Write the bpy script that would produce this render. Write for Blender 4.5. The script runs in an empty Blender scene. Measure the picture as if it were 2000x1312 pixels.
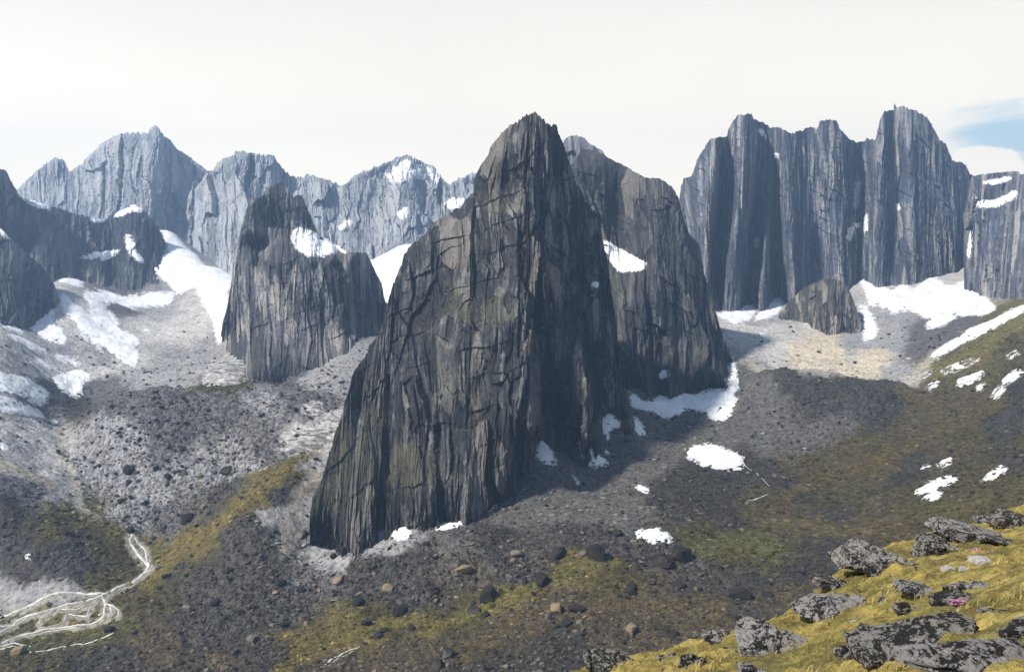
import bpy, math, random
import numpy as np

# ------------------------------------------------------------------ camera
F, TH, W0, H0 = 1664.0, math.radians(8.0), 1000.0, 656.0
SC = bpy.context.scene
cam_d = bpy.data.cameras.new('camera')
cam_d.sensor_width = 36.0
cam_d.lens = 36.0 * F / 2000.0
cam_d.clip_start = 0.2
cam_d.clip_end = 60000.0
cam = bpy.data.objects.new('camera', cam_d)
SC.collection.objects.link(cam)
cam.location = (0, 0, 0)
cam.rotation_euler = (math.radians(90) - TH, 0, 0)
SC.camera = cam

# ------------------------------------------------------------------ sun, sky, exposure
SUN_AZ, SUN_EL = math.radians(-122.0), math.radians(46.0)   # azimuth from +Y towards +X
SUN_STRENGTH = 5.0
sd = bpy.data.lights.new('sun', 'SUN')
sd.energy = SUN_STRENGTH
sd.angle = math.radians(4.0)
sd.color = (1.0, 0.945, 0.86)
sun = bpy.data.objects.new('sun', sd)
SC.collection.objects.link(sun)
sun.rotation_euler = (math.radians(90) - SUN_EL, 0, math.pi - SUN_AZ)

SC.view_settings.view_transform = 'Standard'
SC.view_settings.look = 'None'
SC.view_settings.gamma = 1.0
SC.view_settings.exposure = 0.50


class NT:
    """small helper for writing node trees"""
    def __init__(self, tree):
        self.t = tree
        self.t.nodes.clear()

    def n(self, kind, **kw):
        nd = self.t.nodes.new(kind)
        for k, v in kw.items():
            if k.startswith('i_'):
                key = k[2:]
                key = int(key) if key.isdigit() else key.replace('_', ' ')
                s = nd.inputs[key]
                if hasattr(v, 'is_output') or isinstance(v, bpy.types.NodeSocket):
                    self.t.links.new(v, s)
                else:
                    s.default_value = v
            else:
                setattr(nd, k, v)
        return nd

    def math(self, op, a, b=0.0, c=None, clamp=False):
        nd = self.t.nodes.new('ShaderNodeMath')
        nd.operation = op
        nd.use_clamp = clamp
        for i, v in enumerate((a, b) if c is None else (a, b, c)):
            if isinstance(v, bpy.types.NodeSocket):
                self.t.links.new(v, nd.inputs[i])
            else:
                nd.inputs[i].default_value = v
        return nd.outputs[0]

    def mix(self, fac, a, b, blend='MIX'):
        nd = self.t.nodes.new('ShaderNodeMix')
        nd.data_type = 'RGBA'
        nd.blend_type = blend
        for s, v in ((nd.inputs[0], fac), (nd.inputs[6], a), (nd.inputs[7], b)):
            if isinstance(v, bpy.types.NodeSocket):
                self.t.links.new(v, s)
            else:
                s.default_value = v if not isinstance(v, tuple) or len(v) == 4 else (*v, 1.0)
        return nd.outputs[2]

    def ramp(self, fac, lo, hi):
        nd = self.t.nodes.new('ShaderNodeMapRange')
        nd.interpolation_type = 'SMOOTHSTEP'
        self.t.links.new(fac, nd.inputs[0])
        nd.inputs[1].default_value = lo
        nd.inputs[2].default_value = hi
        return nd.outputs[0]

    def noise(self, vec, scale, detail=4.0, rough=0.55, dist=0.0):
        nd = self.t.nodes.new('ShaderNodeTexNoise')
        if vec is not None:
            self.t.links.new(vec, nd.inputs['Vector'])
        nd.inputs['Scale'].default_value = scale
        nd.inputs['Detail'].default_value = detail
        nd.inputs['Roughness'].default_value = rough
        nd.inputs['Distortion'].default_value = dist
        return nd.outputs['Fac']

    def stretch(self, vec, s, rot=(0, 0, 0)):
        nd = self.t.nodes.new('ShaderNodeMapping')
        self.t.links.new(vec, nd.inputs['Vector'])
        nd.inputs['Scale'].default_value = s
        nd.inputs['Rotation'].default_value = rot
        return nd.outputs[0]

    def link(self, a, b):
        self.t.links.new(a, b)


def build_world():
    w = bpy.data.worlds.new('World')
    SC.world = w
    w.use_nodes = True
    T = NT(w.node_tree)
    sky = T.n('ShaderNodeTexSky', sky_type='NISHITA', sun_disc=False, sun_elevation=SUN_EL,
              sun_rotation=SUN_AZ, altitude=900.0, air_density=1.0, dust_density=1.5, ozone_density=1.0)
    geo = T.n('ShaderNodeTexCoord')
    d = geo.outputs['Generated']
    sep = T.n('ShaderNodeSeparateXYZ')
    T.link(d, sep.inputs[0])
    x, y, z = sep.outputs
    el = T.math('ARCSINE', z)                      # elevation of the sky direction
    az = T.math('ARCTAN2', x, y)                   # azimuth, 0 straight ahead, + to the right
    cmb = T.n('ShaderNodeCombineXYZ')
    T.link(az, cmb.inputs[0]); T.link(el, cmb.inputs[1])
    ca = cmb.outputs[0]
    nl = T.noise(T.stretch(ca, (3.0, 14.0, 1)), 1.6, 6, 0.6, 0.4)
    nb = T.noise(T.stretch(ca, (9.0, 14.0, 1)), 2.2, 6, 0.6)
    # a blue opening in the cloud deck low on the right
    gx = T.math('MULTIPLY', T.math('SUBTRACT', az, 0.530), 1 / 0.095)
    gy = T.math('MULTIPLY', T.math('SUBTRACT', el, 0.074), 1 / 0.040)
    r2 = T.math('ADD', T.math('MULTIPLY', gx, gx), T.math('MULTIPLY', gy, gy))
    hole = T.math('SUBTRACT', 1.0, T.math('ADD', r2, T.math('MULTIPLY', T.math('SUBTRACT', nl, 0.5), 2.6)))
    hole = T.ramp(hole, 0.0, 0.85)
    # cumulus standing in the opening
    cx = T.math('MULTIPLY', T.math('SUBTRACT', az, 0.497), 1 / 0.046)
    cy = T.math('MULTIPLY', T.math('SUBTRACT', el, 0.046), 1 / 0.026)
    c2 = T.math('ADD', T.math('MULTIPLY', cx, cx), T.math('MULTIPLY', cy, cy))
    cum = T.math('SUBTRACT', 1.0, T.math('ADD', c2, T.math('MULTIPLY', T.math('SUBTRACT', nb, 0.5), 1.6)))
    cum = T.ramp(cum, 0.0, 0.25)
    hole = T.math('MULTIPLY', hole, T.math('SUBTRACT', 1.0, cum))
    # the deck is bright low ahead; overhead and behind, out of view, it is dimmed and blued to lower ambient light
    thick = T.math('MULTIPLY', T.ramp(el, 0.62, 0.26), T.ramp(y, -0.6, 0.35))
    nt = T.noise(T.stretch(ca, (1.0, 2.2, 1)), 1.3, 5, 0.55)
    low = T.mix(T.ramp(nt, 0.25, 0.8), (1.04, 0.955, 0.80), (1.14, 1.045, 0.875))
    high = T.mix(T.ramp(nt, 0.25, 0.8), (0.66, 0.645, 0.595), (0.735, 0.72, 0.665))
    white = T.mix(T.ramp(el, 0.30, -0.02), high, low)
    grey = T.mix(T.ramp(nt, 0.35, 0.75), (0.15, 0.21, 0.33), (0.27, 0.32, 0.40))
    cloud = T.mix(thick, grey, white)
    blue = T.mix(1.0, sky.outputs[0], (0.1, 0.1, 0.1), 'MULTIPLY')
    blue = T.mix(0.75, blue, (0.45, 0.61, 0.67))
    col = T.mix(hole, cloud, blue)
    bg = T.n('ShaderNodeBackground')
    T.link(col, bg.inputs[0])
    bg.inputs[1].default_value = 1.0
    out = T.n('ShaderNodeOutputWorld')
    T.link(bg.outputs[0], out.inputs[0])


build_world()

# ------------------------------------------------------------------ geometry helpers
rng = np.random.default_rng(7)


def ray(px, py):
    """direction of a photograph pixel, scaled so that the forward (Y) component is 1"""
    u = (np.asarray(px, float) - W0) / F
    v = (np.asarray(py, float) - H0) / F
    yy = math.cos(TH) - v * math.sin(TH)
    zz = -math.sin(TH) - v * math.cos(TH)
    return u / yy, zz / yy


def at(px, py, d):
    a, t = ray(px, py)
    return np.stack([a * d, np.asarray(d) * np.ones_like(a), t * d], -1)


def pix(p):
    x, y, z = p[..., 0], p[..., 1], p[..., 2]
    f = y * math.cos(TH) - z * math.sin(TH)
    up = y * math.sin(TH) + z * math.cos(TH)
    f = np.where(f < 1e-3, 1e-3, f)
    return W0 + F * x / f, H0 - F * up / f


def h32(*ints, seed=0):
    h = np.uint32((seed * 2654435761 + 1013904223) & 0xffffffff)
    for i in ints:
        k = (i.astype(np.int64) & 0xffffffff).astype(np.uint32)
        h = (h ^ k) * np.uint32(0x9E3779B1)
        h = h ^ (h >> np.uint32(15))
        h = h * np.uint32(0x85EBCA77)
        h = h ^ (h >> np.uint32(13))
    return h.astype(np.float32) / np.float32(4294967296.0)


def vnoise2(x, y, seed=0):
    """gradient noise in the plane, about -0.7..0.7"""
    xi, yi = np.floor(x), np.floor(y)
    fx, fy = (x - xi).astype(np.float32), (y - yi).astype(np.float32)
    xi, yi = xi.astype(np.int64), yi.astype(np.int64)
    u = fx * fx * fx * (fx * (fx * 6 - 15) + 10)
    v = fy * fy * fy * (fy * (fy * 6 - 15) + 10)
    def g(dx, dy):
        a = h32(xi + dx, yi + dy, seed=seed) * np.float32(2 * math.pi)
        return np.cos(a) * (fx - dx) + np.sin(a) * (fy - dy)
    a = g(0, 0); b = g(1, 0); c = g(0, 1); d = g(1, 1)
    return (a + (b - a) * u) * (1 - v) + (c + (d - c) * u) * v


def fbm2(x, y, octs=4, rough=0.5, seed=0, ridged=False):
    s = np.zeros(np.shape(x), np.float32); amp = 1.0; tot = 0
    for o in range(octs):
        n = vnoise2(x * 2 ** o + 17.3 * o, y * 2 ** o - 9.1 * o, seed + o * 31)
        if ridged:
            n = 0.5 - 2 * np.abs(n)
        s += amp * n; tot += amp; amp *= rough
    return s / tot * 1.6


def cells2(x, y, seed=0):
    """nearest-cell noise: random value, two random tilts and the offset from the cell's centre"""
    xi, yi = np.floor(x).astype(np.int64), np.floor(y).astype(np.int64)
    best = np.full(x.shape, 1e9, np.float32)
    bi = np.zeros(x.shape, np.int64); bj = np.zeros(x.shape, np.int64)
    bx = np.zeros(x.shape, np.float32); by = np.zeros(x.shape, np.float32)
    for dx in (-1, 0, 1):
        for dy in (-1, 0, 1):
            ci, cj = xi + dx, yi + dy
            ox = (ci + h32(ci, cj, seed=seed) - x).astype(np.float32)
            oy = (cj + h32(ci, cj, seed=seed + 1) - y).astype(np.float32)
            dd = ox * ox + oy * oy
            m = dd < best
            best = np.where(m, dd, best)
            bi = np.where(m, ci, bi); bj = np.where(m, cj, bj)
            bx = np.where(m, -ox, bx); by = np.where(m, -oy, by)
    return h32(bi, bj, seed=seed + 2), h32(bi, bj, seed=seed + 3) * 2 - 1, h32(bi, bj, seed=seed + 4) * 2 - 1, bx, by


class RBF:
    def __init__(self, X, y, c=0.3, kind='mq', lam=0.0):
        X = np.asarray(X, float); y = np.asarray(y, float)
        self.X, self.c, self.kind = X, c, kind
        n = len(X)
        K = self.k(np.linalg.norm(X[:, None] - X[None], axis=-1))
        K = K + np.eye(n) * lam
        Pm = np.hstack([np.ones((n, 1)), X])
        A = np.block([[K, Pm], [Pm.T, np.zeros((3, 3))]])
        self.w = np.linalg.solve(A, np.concatenate([y, np.zeros(3)]))

    def k(self, r):
        if self.kind == 'tps':
            return np.where(r > 1e-9, r * r * np.log(np.maximum(r, 1e-9)), 0.0)
        return -np.sqrt(r * r + self.c * self.c)

    def __call__(self, a, b):
        sh = np.shape(a)
        a = np.ravel(a); b = np.ravel(b)
        out = np.empty(len(a))
        n = len(self.X)
        for i in range(0, len(a), 60000):
            aa, bb = a[i:i + 60000], b[i:i + 60000]
            r = np.sqrt((aa[:, None] - self.X[None, :, 0]) ** 2 + (bb[:, None] - self.X[None, :, 1]) ** 2)
            out[i:i + 60000] = self.k(r) @ self.w[:n] + self.w[n] + self.w[n + 1] * aa + self.w[n + 2] * bb
        return out.reshape(sh)


def mesh_from(name, verts, faces, mat, attrs=None, smooth=True):
    """verts (n,3), faces (m,3|4) arrays -> one linked mesh object"""
    verts = np.ascontiguousarray(verts, np.float32)
    faces = np.ascontiguousarray(faces, np.int32)
    k = faces.shape[1]
    me = bpy.data.meshes.new(name)
    me.vertices.add(len(verts))
    me.vertices.foreach_set('co', verts.ravel())
    me.loops.add(faces.size)
    me.loops.foreach_set('vertex_index', faces.ravel())
    me.polygons.add(len(faces))
    me.polygons.foreach_set('loop_start', np.arange(0, faces.size, k, dtype=np.int32))
    me.polygons.foreach_set('loop_total', np.full(len(faces), k, np.int32))
    me.polygons.foreach_set('use_smooth', np.full(len(faces), smooth, bool))
    for an, av in (attrs or {}).items():
        av = np.asarray(av, np.float32)
        if an == 'face':
            a = me.attributes.new(an, 'FLOAT_VECTOR', 'POINT')
            a.data.foreach_set('vector', np.ascontiguousarray(av).ravel())
        elif av.ndim == 1:
            a = me.attributes.new(an, 'FLOAT', 'POINT')
            a.data.foreach_set('value', np.ascontiguousarray(av))
        else:
            a = me.attributes.new(an, 'FLOAT_COLOR', 'POINT')
            c4 = np.ones((len(av), 4), np.float32); c4[:, :3] = av
            a.data.foreach_set('color', c4.ravel())
    me.update(calc_edges=True)
    me.materials.append(mat)
    o = bpy.data.objects.new(name, me)
    SC.collection.objects.link(o)
    return o


def tag(o, label=None, cat=None, group=None, kind=None):
    if label: o['label'] = label
    if cat: o['category'] = cat
    if group: o['group'] = group
    if kind: o['kind'] = kind
    return o


def grid_faces(nv, nu):
    i = np.arange(nv * nu, dtype=np.int32).reshape(nv, nu)
    return np.stack([i[:-1, :-1], i[:-1, 1:], i[1:, 1:], i[1:, :-1]], -1).reshape(-1, 4)


def grid_normals(P):
    du = np.gradient(P, axis=1); dv = np.gradient(P, axis=0)
    n = np.cross(du, dv)
    return n / np.maximum(np.linalg.norm(n, axis=-1, keepdims=True), 1e-9)


def blur(a, k):
    """box blur of a grid along both axes"""
    for ax in (0, 1):
        pad = [(0, 0)] * a.ndim; pad[ax] = (k, k)
        b = np.pad(a, pad, mode='edge')
        c = np.cumsum(b, axis=ax, dtype=np.float64)
        z = np.zeros_like(np.take(c, [0], axis=ax))
        c = np.concatenate([z, c], axis=ax)
        n = a.shape[ax]
        hi = np.take(c, np.arange(2 * k + 1, 2 * k + 1 + n), axis=ax)
        lo = np.take(c, np.arange(0, n), axis=ax)
        a = (hi - lo) / (2 * k + 1)
    return a


def in_poly(px, py, poly):
    poly = np.asarray(poly, float)
    m = np.zeros(px.shape, bool)
    x0, y0 = poly[:, 0], poly[:, 1]
    x1, y1 = np.roll(x0, -1), np.roll(y0, -1)
    for a, b, c, d in zip(x0, y0, x1, y1):
        if b == d:
            continue
        cond = (py < max(b, d)) & (py >= min(b, d))
        m ^= cond & (px < (c - a) * (py - b) / (d - b) + a)
    return m



# ------------------------------------------------------------------ materials
def new_mat(name):
    m = bpy.data.materials.new(name)
    m.use_nodes = True
    return m, NT(m.node_tree)


def finish(T, col, rough, normal=None, spec=0.25):
    b = T.n('ShaderNodeBsdfPrincipled')
    for k, v in (('Base Color', col), ('Roughness', rough)):
        if isinstance(v, bpy.types.NodeSocket):
            T.link(v, b.inputs[k])
        else:
            b.inputs[k].default_value = v if not isinstance(v, tuple) or len(v) == 4 else (*v, 1)
    b.inputs['Specular IOR Level'].default_value = spec
    if normal is not None:
        T.link(normal, b.inputs['Normal'])
    o = T.n('ShaderNodeOutputMaterial')
    T.link(b.outputs[0], o.inputs[0])


def rock_mat(name, dark, mid, light, tan, scale=1.0, moss=0.0, moss_col=(0.062, 0.058, 0.030), streak=1.0, bump=6.0, con=1.75):
    """weathered granite: vertical water streaks, pale fresh slabs, tan stains, lichen and ledge moss (metres, world scale)"""
    m, T = new_mat(name)
    tc = T.n('ShaderNodeTexCoord').outputs['Object']
    tone = T.n('ShaderNodeAttribute', attribute_name='tone').outputs['Fac']
    tone2 = T.n('ShaderNodeAttribute', attribute_name='slab').outputs['Fac']
    face = T.n('ShaderNodeAttribute', attribute_name='face').outputs['Vector']   # metres along and up the face
    s = scale
    vs = T.stretch(face, (0.052 / s, 0.0085 / s, 1))
    fine = T.stretch(face, (0.22 / s, 0.030 / s, 1))
    n1 = T.noise(vs, 1.0, 6, 0.62, 0.25)
    n2 = T.noise(fine, 1.0, 5, 0.65, 0.2)
    n3 = T.noise(tc, 0.012 / s, 5, 0.6)
    n4 = T.noise(tc, 0.11 / s, 4, 0.65)
    f = T.math('ADD', T.math('MULTIPLY', n1, 0.42 * streak), T.math('MULTIPLY', n2, 0.42))
    f = T.math('ADD', f, T.math('MULTIPLY', n3, 0.40))
    f = T.math('ADD', f, T.math('MULTIPLY', n4, 0.30))
    f = T.math('ADD', f, T.math('MULTIPLY', T.math('SUBTRACT', tone, 0.5), 0.36))
    f = T.math('MULTIPLY_ADD', T.math('SUBTRACT', f, 0.77 + 0.25 * (streak - 1)), con, 0.46)
    c = T.mix(T.ramp(f, 0.34, 0.55), dark, mid)
    c = T.mix(T.ramp(f, 0.52, 0.80), c, light)
    # tan / pinkish fresh faces on some slabs
    tn = T.noise(vs, 0.55, 4, 0.6)
    ft = T.math('MULTIPLY', T.ramp(tone2, 0.55, 0.95), T.ramp(tn, 0.40, 0.66))
    c = T.mix(ft, c, tan)
    # dark drips
    dr = T.noise(T.stretch(face, (0.095 / s, 0.0040 / s, 1)), 1.0, 3, 0.5)
    c = T.mix(T.math('MULTIPLY', T.ramp(dr, 0.56, 0.70), 0.75), c, tuple(v * 0.45 for v in dark))
    if moss > 0:
        nz = T.n('ShaderNodeSeparateXYZ')
        T.link(T.n('ShaderNodeNewGeometry').outputs['Normal'], nz.inputs[0])
        mf = T.math('ADD', T.math('MULTIPLY', nz.outputs[2], 1.0), T.math('MULTIPLY', T.math('SUBTRACT', n4, 0.5), 0.9))
        mf = T.math('ADD', mf, T.math('MULTIPLY', T.math('SUBTRACT', n3, 0.5), 0.8))
        mf = T.math('MULTIPLY', T.ramp(mf, 0.72, 0.98), moss)
        mc = T.mix(T.ramp(n2, 0.35, 0.65), moss_col, tuple(v * 1.5 for v in moss_col))
        c = T.mix(mf, c, mc)
    bh = T.math('ADD', T.math('MULTIPLY', n2, 1.0), T.math('MULTIPLY', n4, 0.7))
    bp = T.n('ShaderNodeBump', i_Strength=0.75, i_Distance=bump, i_Height=bh)
    finish(T, c, 0.85, bp.outputs[0])
    return m


def ground_mat():
    m, T = new_mat('valley_ground')
    tc = T.n('ShaderNodeTexCoord').outputs['Object']
    cov = T.n('ShaderNodeAttribute', attribute_name='cover').outputs['Color']
    rub = T.n('ShaderNodeAttribute', attribute_name='rubble').outputs['Fac']
    n1 = T.noise(tc, 0.020, 6, 0.66)
    n2 = T.noise(tc, 0.13, 5, 0.7)
    n3 = T.noise(tc, 0.45, 4, 0.7)
    vo = T.n('ShaderNodeTexVoronoi', i_Scale=0.16)
    T.link(tc, vo.inputs['Vector'])
    vo2 = T.n('ShaderNodeTexVoronoi', i_Scale=0.42)
    T.link(tc, vo2.inputs['Vector'])
    cov = T.mix(T.math('MULTIPLY', T.ramp(n2, 0.44, 0.60), 0.55), cov, T.mix(0.35, cov, (0.062, 0.054, 0.040)))
    c = T.mix(T.ramp(n2, 0.30, 0.72), T.mix(1.0, cov, (0.42, 0.42, 0.43), 'MULTIPLY'), T.mix(1.0, cov, (1.55, 1.48, 1.36), 'MULTIPLY'))
    c = T.mix(T.math('MULTIPLY', T.ramp(n1, 0.50, 0.70), 0.55), c, T.mix(1.0, c, (0.46, 0.48, 0.52), 'MULTIPLY'))
    # stones: each cell has its own lightness
    sv = T.n('ShaderNodeSeparateColor')
    T.link(vo.outputs['Color'], sv.inputs[0])
    sv2 = T.n('ShaderNodeSeparateColor')
    T.link(vo2.outputs['Color'], sv2.inputs[0])
    val = T.math('ADD', T.math('MULTIPLY', sv.outputs[0], 0.9), T.math('MULTIPLY', sv2.outputs[0], 0.9))
    st = T.mix(1.0, T.mix(0.45, cov, (0.105, 0.094, 0.082)), T.mix(T.ramp(val, 0.3, 1.6), (0.30, 0.30, 0.32), (1.8, 1.8, 1.8)), 'MULTIPLY')
    rf = T.math('MULTIPLY', T.ramp(T.math('ADD', T.math('MULTIPLY', n1, 0.8), rub), 0.72, 1.25), 0.70)
    c = T.mix(rf, c, st)
    # scattered dark blocks
    sp = T.ramp(n3, 0.56, 0.68)
    c = T.mix(T.math('MULTIPLY', sp, T.math('MULTIPLY_ADD', rub, 0.55, 0.30)), c, (0.028, 0.028, 0.030))
    h = T.math('ADD', T.math('MULTIPLY', n2, 3.0), T.math('MULTIPLY', T.math('MULTIPLY', vo.outputs['Distance'], rub), -2.2))
    h = T.math('ADD', h, T.math('MULTIPLY', n3, 1.0))
    bp = T.n('ShaderNodeBump', i_Strength=0.9, i_Distance=1.6, i_Height=h)
    finish(T, c, 0.9, bp.outputs[0], 0.15)
    return m


def snow_mat():
    m, T = new_mat('old_snow')
    tc = T.n('ShaderNodeTexCoord').outputs['Object']
    depth = T.n('ShaderNodeAttribute', attribute_name='depth').outputs['Fac']
    n = T.noise(T.stretch(tc, (1, 1, 2)), 0.03, 5, 0.6)
    n2 = T.noise(tc, 0.2, 5, 0.65)
    n3 = T.noise(tc, 0.055, 6, 0.72)
    c = T.mix(T.ramp(n, 0.35, 0.75), (0.82, 0.84, 0.86), (0.68, 0.68, 0.675))
    c = T.mix(T.math('MULTIPLY', T.ramp(n3, 0.52, 0.70), 0.7), c, (0.46, 0.455, 0.45))
    # thin old snow at the rim is dirty and breaks up into patches
    k = T.math('ADD', depth, T.math('MULTIPLY', T.math('SUBTRACT', n3, 0.5), 1.5))
    k = T.math('ADD', k, T.math('MULTIPLY', T.math('SUBTRACT', n2, 0.5), 0.8))
    c = T.mix(T.math('MULTIPLY', T.ramp(k, 0.62, 0.40), 0.6), c, (0.34, 0.335, 0.33))
    bp = T.n('ShaderNodeBump', i_Strength=0.5, i_Distance=1.5, i_Height=n2)
    b = T.n('ShaderNodeBsdfPrincipled', i_Roughness=0.6)
    T.link(c, b.inputs['Base Color']); T.link(bp.outputs[0], b.inputs['Normal'])
    tr = T.n('ShaderNodeBsdfTransparent')
    mx = T.n('ShaderNodeMixShader')
    T.link(T.ramp(k, 0.34, 0.42), mx.inputs[0]); T.link(tr.outputs[0], mx.inputs[1]); T.link(b.outputs[0], mx.inputs[2])
    o = T.n('ShaderNodeOutputMaterial')
    T.link(mx.outputs[0], o.inputs[0])
    return m


M_GROUND = ground_mat()
M_SNOW = snow_mat()
M_TOWER = rock_mat('dark_tower_rock', (0.020, 0.021, 0.023), (0.054, 0.055, 0.056), (0.185, 0.180, 0.168), (0.165, 0.146, 0.122), 0.8, 0.85, con=2.0)  # dark lichened rock, with the cloud shade over the tower put into its colour
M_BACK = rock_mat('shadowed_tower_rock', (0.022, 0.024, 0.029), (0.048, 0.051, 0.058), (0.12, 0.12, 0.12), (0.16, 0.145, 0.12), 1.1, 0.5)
M_WALL = rock_mat('blue_grey_wall_rock', (0.048, 0.056, 0.078), (0.112, 0.122, 0.152), (0.34, 0.335, 0.335), (0.34, 0.31, 0.27), 1.7, 0.0, con=1.25)
M_MID = rock_mat('pale_block_rock', (0.040, 0.043, 0.052), (0.10, 0.103, 0.115), (0.30, 0.29, 0.275), (0.36, 0.32, 0.28), 1.1, 0.4)
M_KNOB = rock_mat('tan_knob_rock', (0.045, 0.043, 0.041), (0.11, 0.103, 0.094), (0.32, 0.29, 0.245), (0.36, 0.31, 0.24), 0.9, 0.3)
M_FAR = rock_mat('hazed_peak_rock', (0.17, 0.182, 0.205), (0.32, 0.332, 0.355), (0.53, 0.53, 0.53), (0.36, 0.35, 0.33), 2.4, 0.0, con=0.9)  # rock paled and blued: distance haze is put into the colour
M_RIDGE = rock_mat('dark_ridge_rock', (0.028, 0.031, 0.040), (0.058, 0.062, 0.074), (0.13, 0.13, 0.135), (0.16, 0.15, 0.14), 1.7, 0.0, streak=0.8)

# ------------------------------------------------------------------ valley terrain
GROUND_PTS = [  # photograph column, row and distance of points of the valley floor and slopes
    (0, 1250, 905), (0, 1170, 1000), (240, 1190, 965), (240, 1250, 905), (150, 1270, 885), (60, 1300, 835),
    (280, 1100, 1085), (280, 1050, 1140), (0, 1050, 1070), (0, 990, 1100), (100, 980, 1150), (0, 900, 1210),
    (125, 868, 1420), (130, 838, 1500), (0, 820, 1340), (0, 700, 1650), (0, 645, 1900), (0, 600, 2300),
    (200, 730, 1900), (260, 700, 2100), (150, 790, 1690), (300, 640, 2500), (420, 640, 2400), (340, 570, 3000),
    (420, 560, 3000), (380, 500, 3600), (330, 450, 4050), (420, 522, 3850), (450, 532, 3800), (740, 505, 3600), (790, 478, 3700), (740, 560, 2900), (250, 570, 2950),
    (120, 560, 2600), (60, 640, 2200), (130, 650, 2200), (450, 745, 1640), (650, 722, 1690), (560, 880, 1255),
    (430, 975, 1185), (300, 900, 1290), (300, 1000, 1195), (190, 960, 1240), (165, 890, 1370), (450, 850, 1375),
    (300, 790, 1490), (180, 820, 1440), (550, 770, 1530), (640, 800, 1420), (600, 1080, 1045), (690, 1080, 1015), (450, 1060, 1050),
    (560, 960, 1150), (610, 960, 1175), (470, 1000, 1090), (500, 1200, 920), (400, 1290, 830), (700, 1300, 800), (900, 1200, 880),
    (900, 1100, 960), (900, 1028, 1040), (800, 1042, 1030), (980, 985, 1120), (1062, 945, 1215), (1030, 960, 1160),
    (1140, 950, 1200), (1110, 950, 1205), (1155, 925, 1260), (1178, 900, 1300), (1195, 860, 1370), (1100, 1000, 1095),
    (1200, 1100, 960), (1100, 1250, 810), (1300, 1300, 745), (1300, 1200, 845), (1280, 1040, 1040), (1440, 1070, 1010),
    (1550, 1090, 985), (1450, 900, 1300), (1232, 835, 1440), (1420, 810, 1600), (1230, 765, 1660), (1300, 785, 1640), (1350, 765, 1700),
    (1430, 700, 1950), (1550, 755, 1690), (1600, 790, 1560), (1500, 940, 1210), (1620, 760, 1680), (1580, 880, 1335),
    (1740, 757, 1730), (1600, 690, 2150), (1500, 650, 2350), (1750, 690, 2120), (1450, 620, 2620), (1600, 640, 2480),
    (1750, 640, 2450), (1850, 620, 2450), (1720, 585, 2760), (1900, 590, 2620), (1800, 578, 2780), (1680, 655, 2440),
    (2000, 600, 1950), (1900, 650, 1960), (1820, 700, 1920), (2000, 700, 1500), (1900, 800, 1450), (2000, 800, 1250),
    (1800, 850, 1400), (2000, 900, 1000), (1850, 950, 1060), (2000, 1000, 820), (1700, 1000, 1060), (1600, 1000, 1120),
    (1800, 1080, 860), (1650, 1090, 930), (2000, 1100, 650), (1600, 1200, 800), (1700, 1200, 710), (2000, 1312, 450),
    (1700, 1312, 560), (2300, 700, 1250), (2300, 1000, 700), (-300, 800, 1350), (-300, 1100, 1030), (-300, 680, 2000), (-480, 720, 2000), (-480, 900, 1300), (-480, 1150, 1000), (-480, 600, 3000),
    (2300, 560, 1650), (-300, 1300, 800), (1300, 840, 1470), (1250, 900, 1310), (1360, 900, 1330), (1340, 960, 1180),
    (480, 690, 2030), (560, 748, 1800), (640, 715, 1860), (700, 670, 1980), (430, 690, 2150),
]
EXTRA = [(-1, 300, -210), (-.5, 300, -200), (0, 300, -200), (.5, 300, -190), (1, 300, -150), (0, 100, -75), (-1, 100, -80), (1, 100, -70),
         (-1, 6000, 50), (-.5, 6000, -200), (0, 6000, -300), (.5, 6000, -50), (1, 6000, 100), (.45, 3600, -150), (.15, 4300, -200), (-.15, 4500, -330), (-.33, 4600, -300), (-.5, 4500, -200)]


def build_ground_fn():
    X, y = [], []
    for px, py, d in GROUND_PTS:
        a, t = ray(px, py)
        X.append((a * 2.2, math.log(d))); y.append(float(t))
    for a, d, z in EXTRA:
        X.append((a * 2.2, math.log(d))); y.append(z / d)
    return RBF(X, y, c=0.03, lam=0.002)


G_FN = build_ground_fn()

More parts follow.
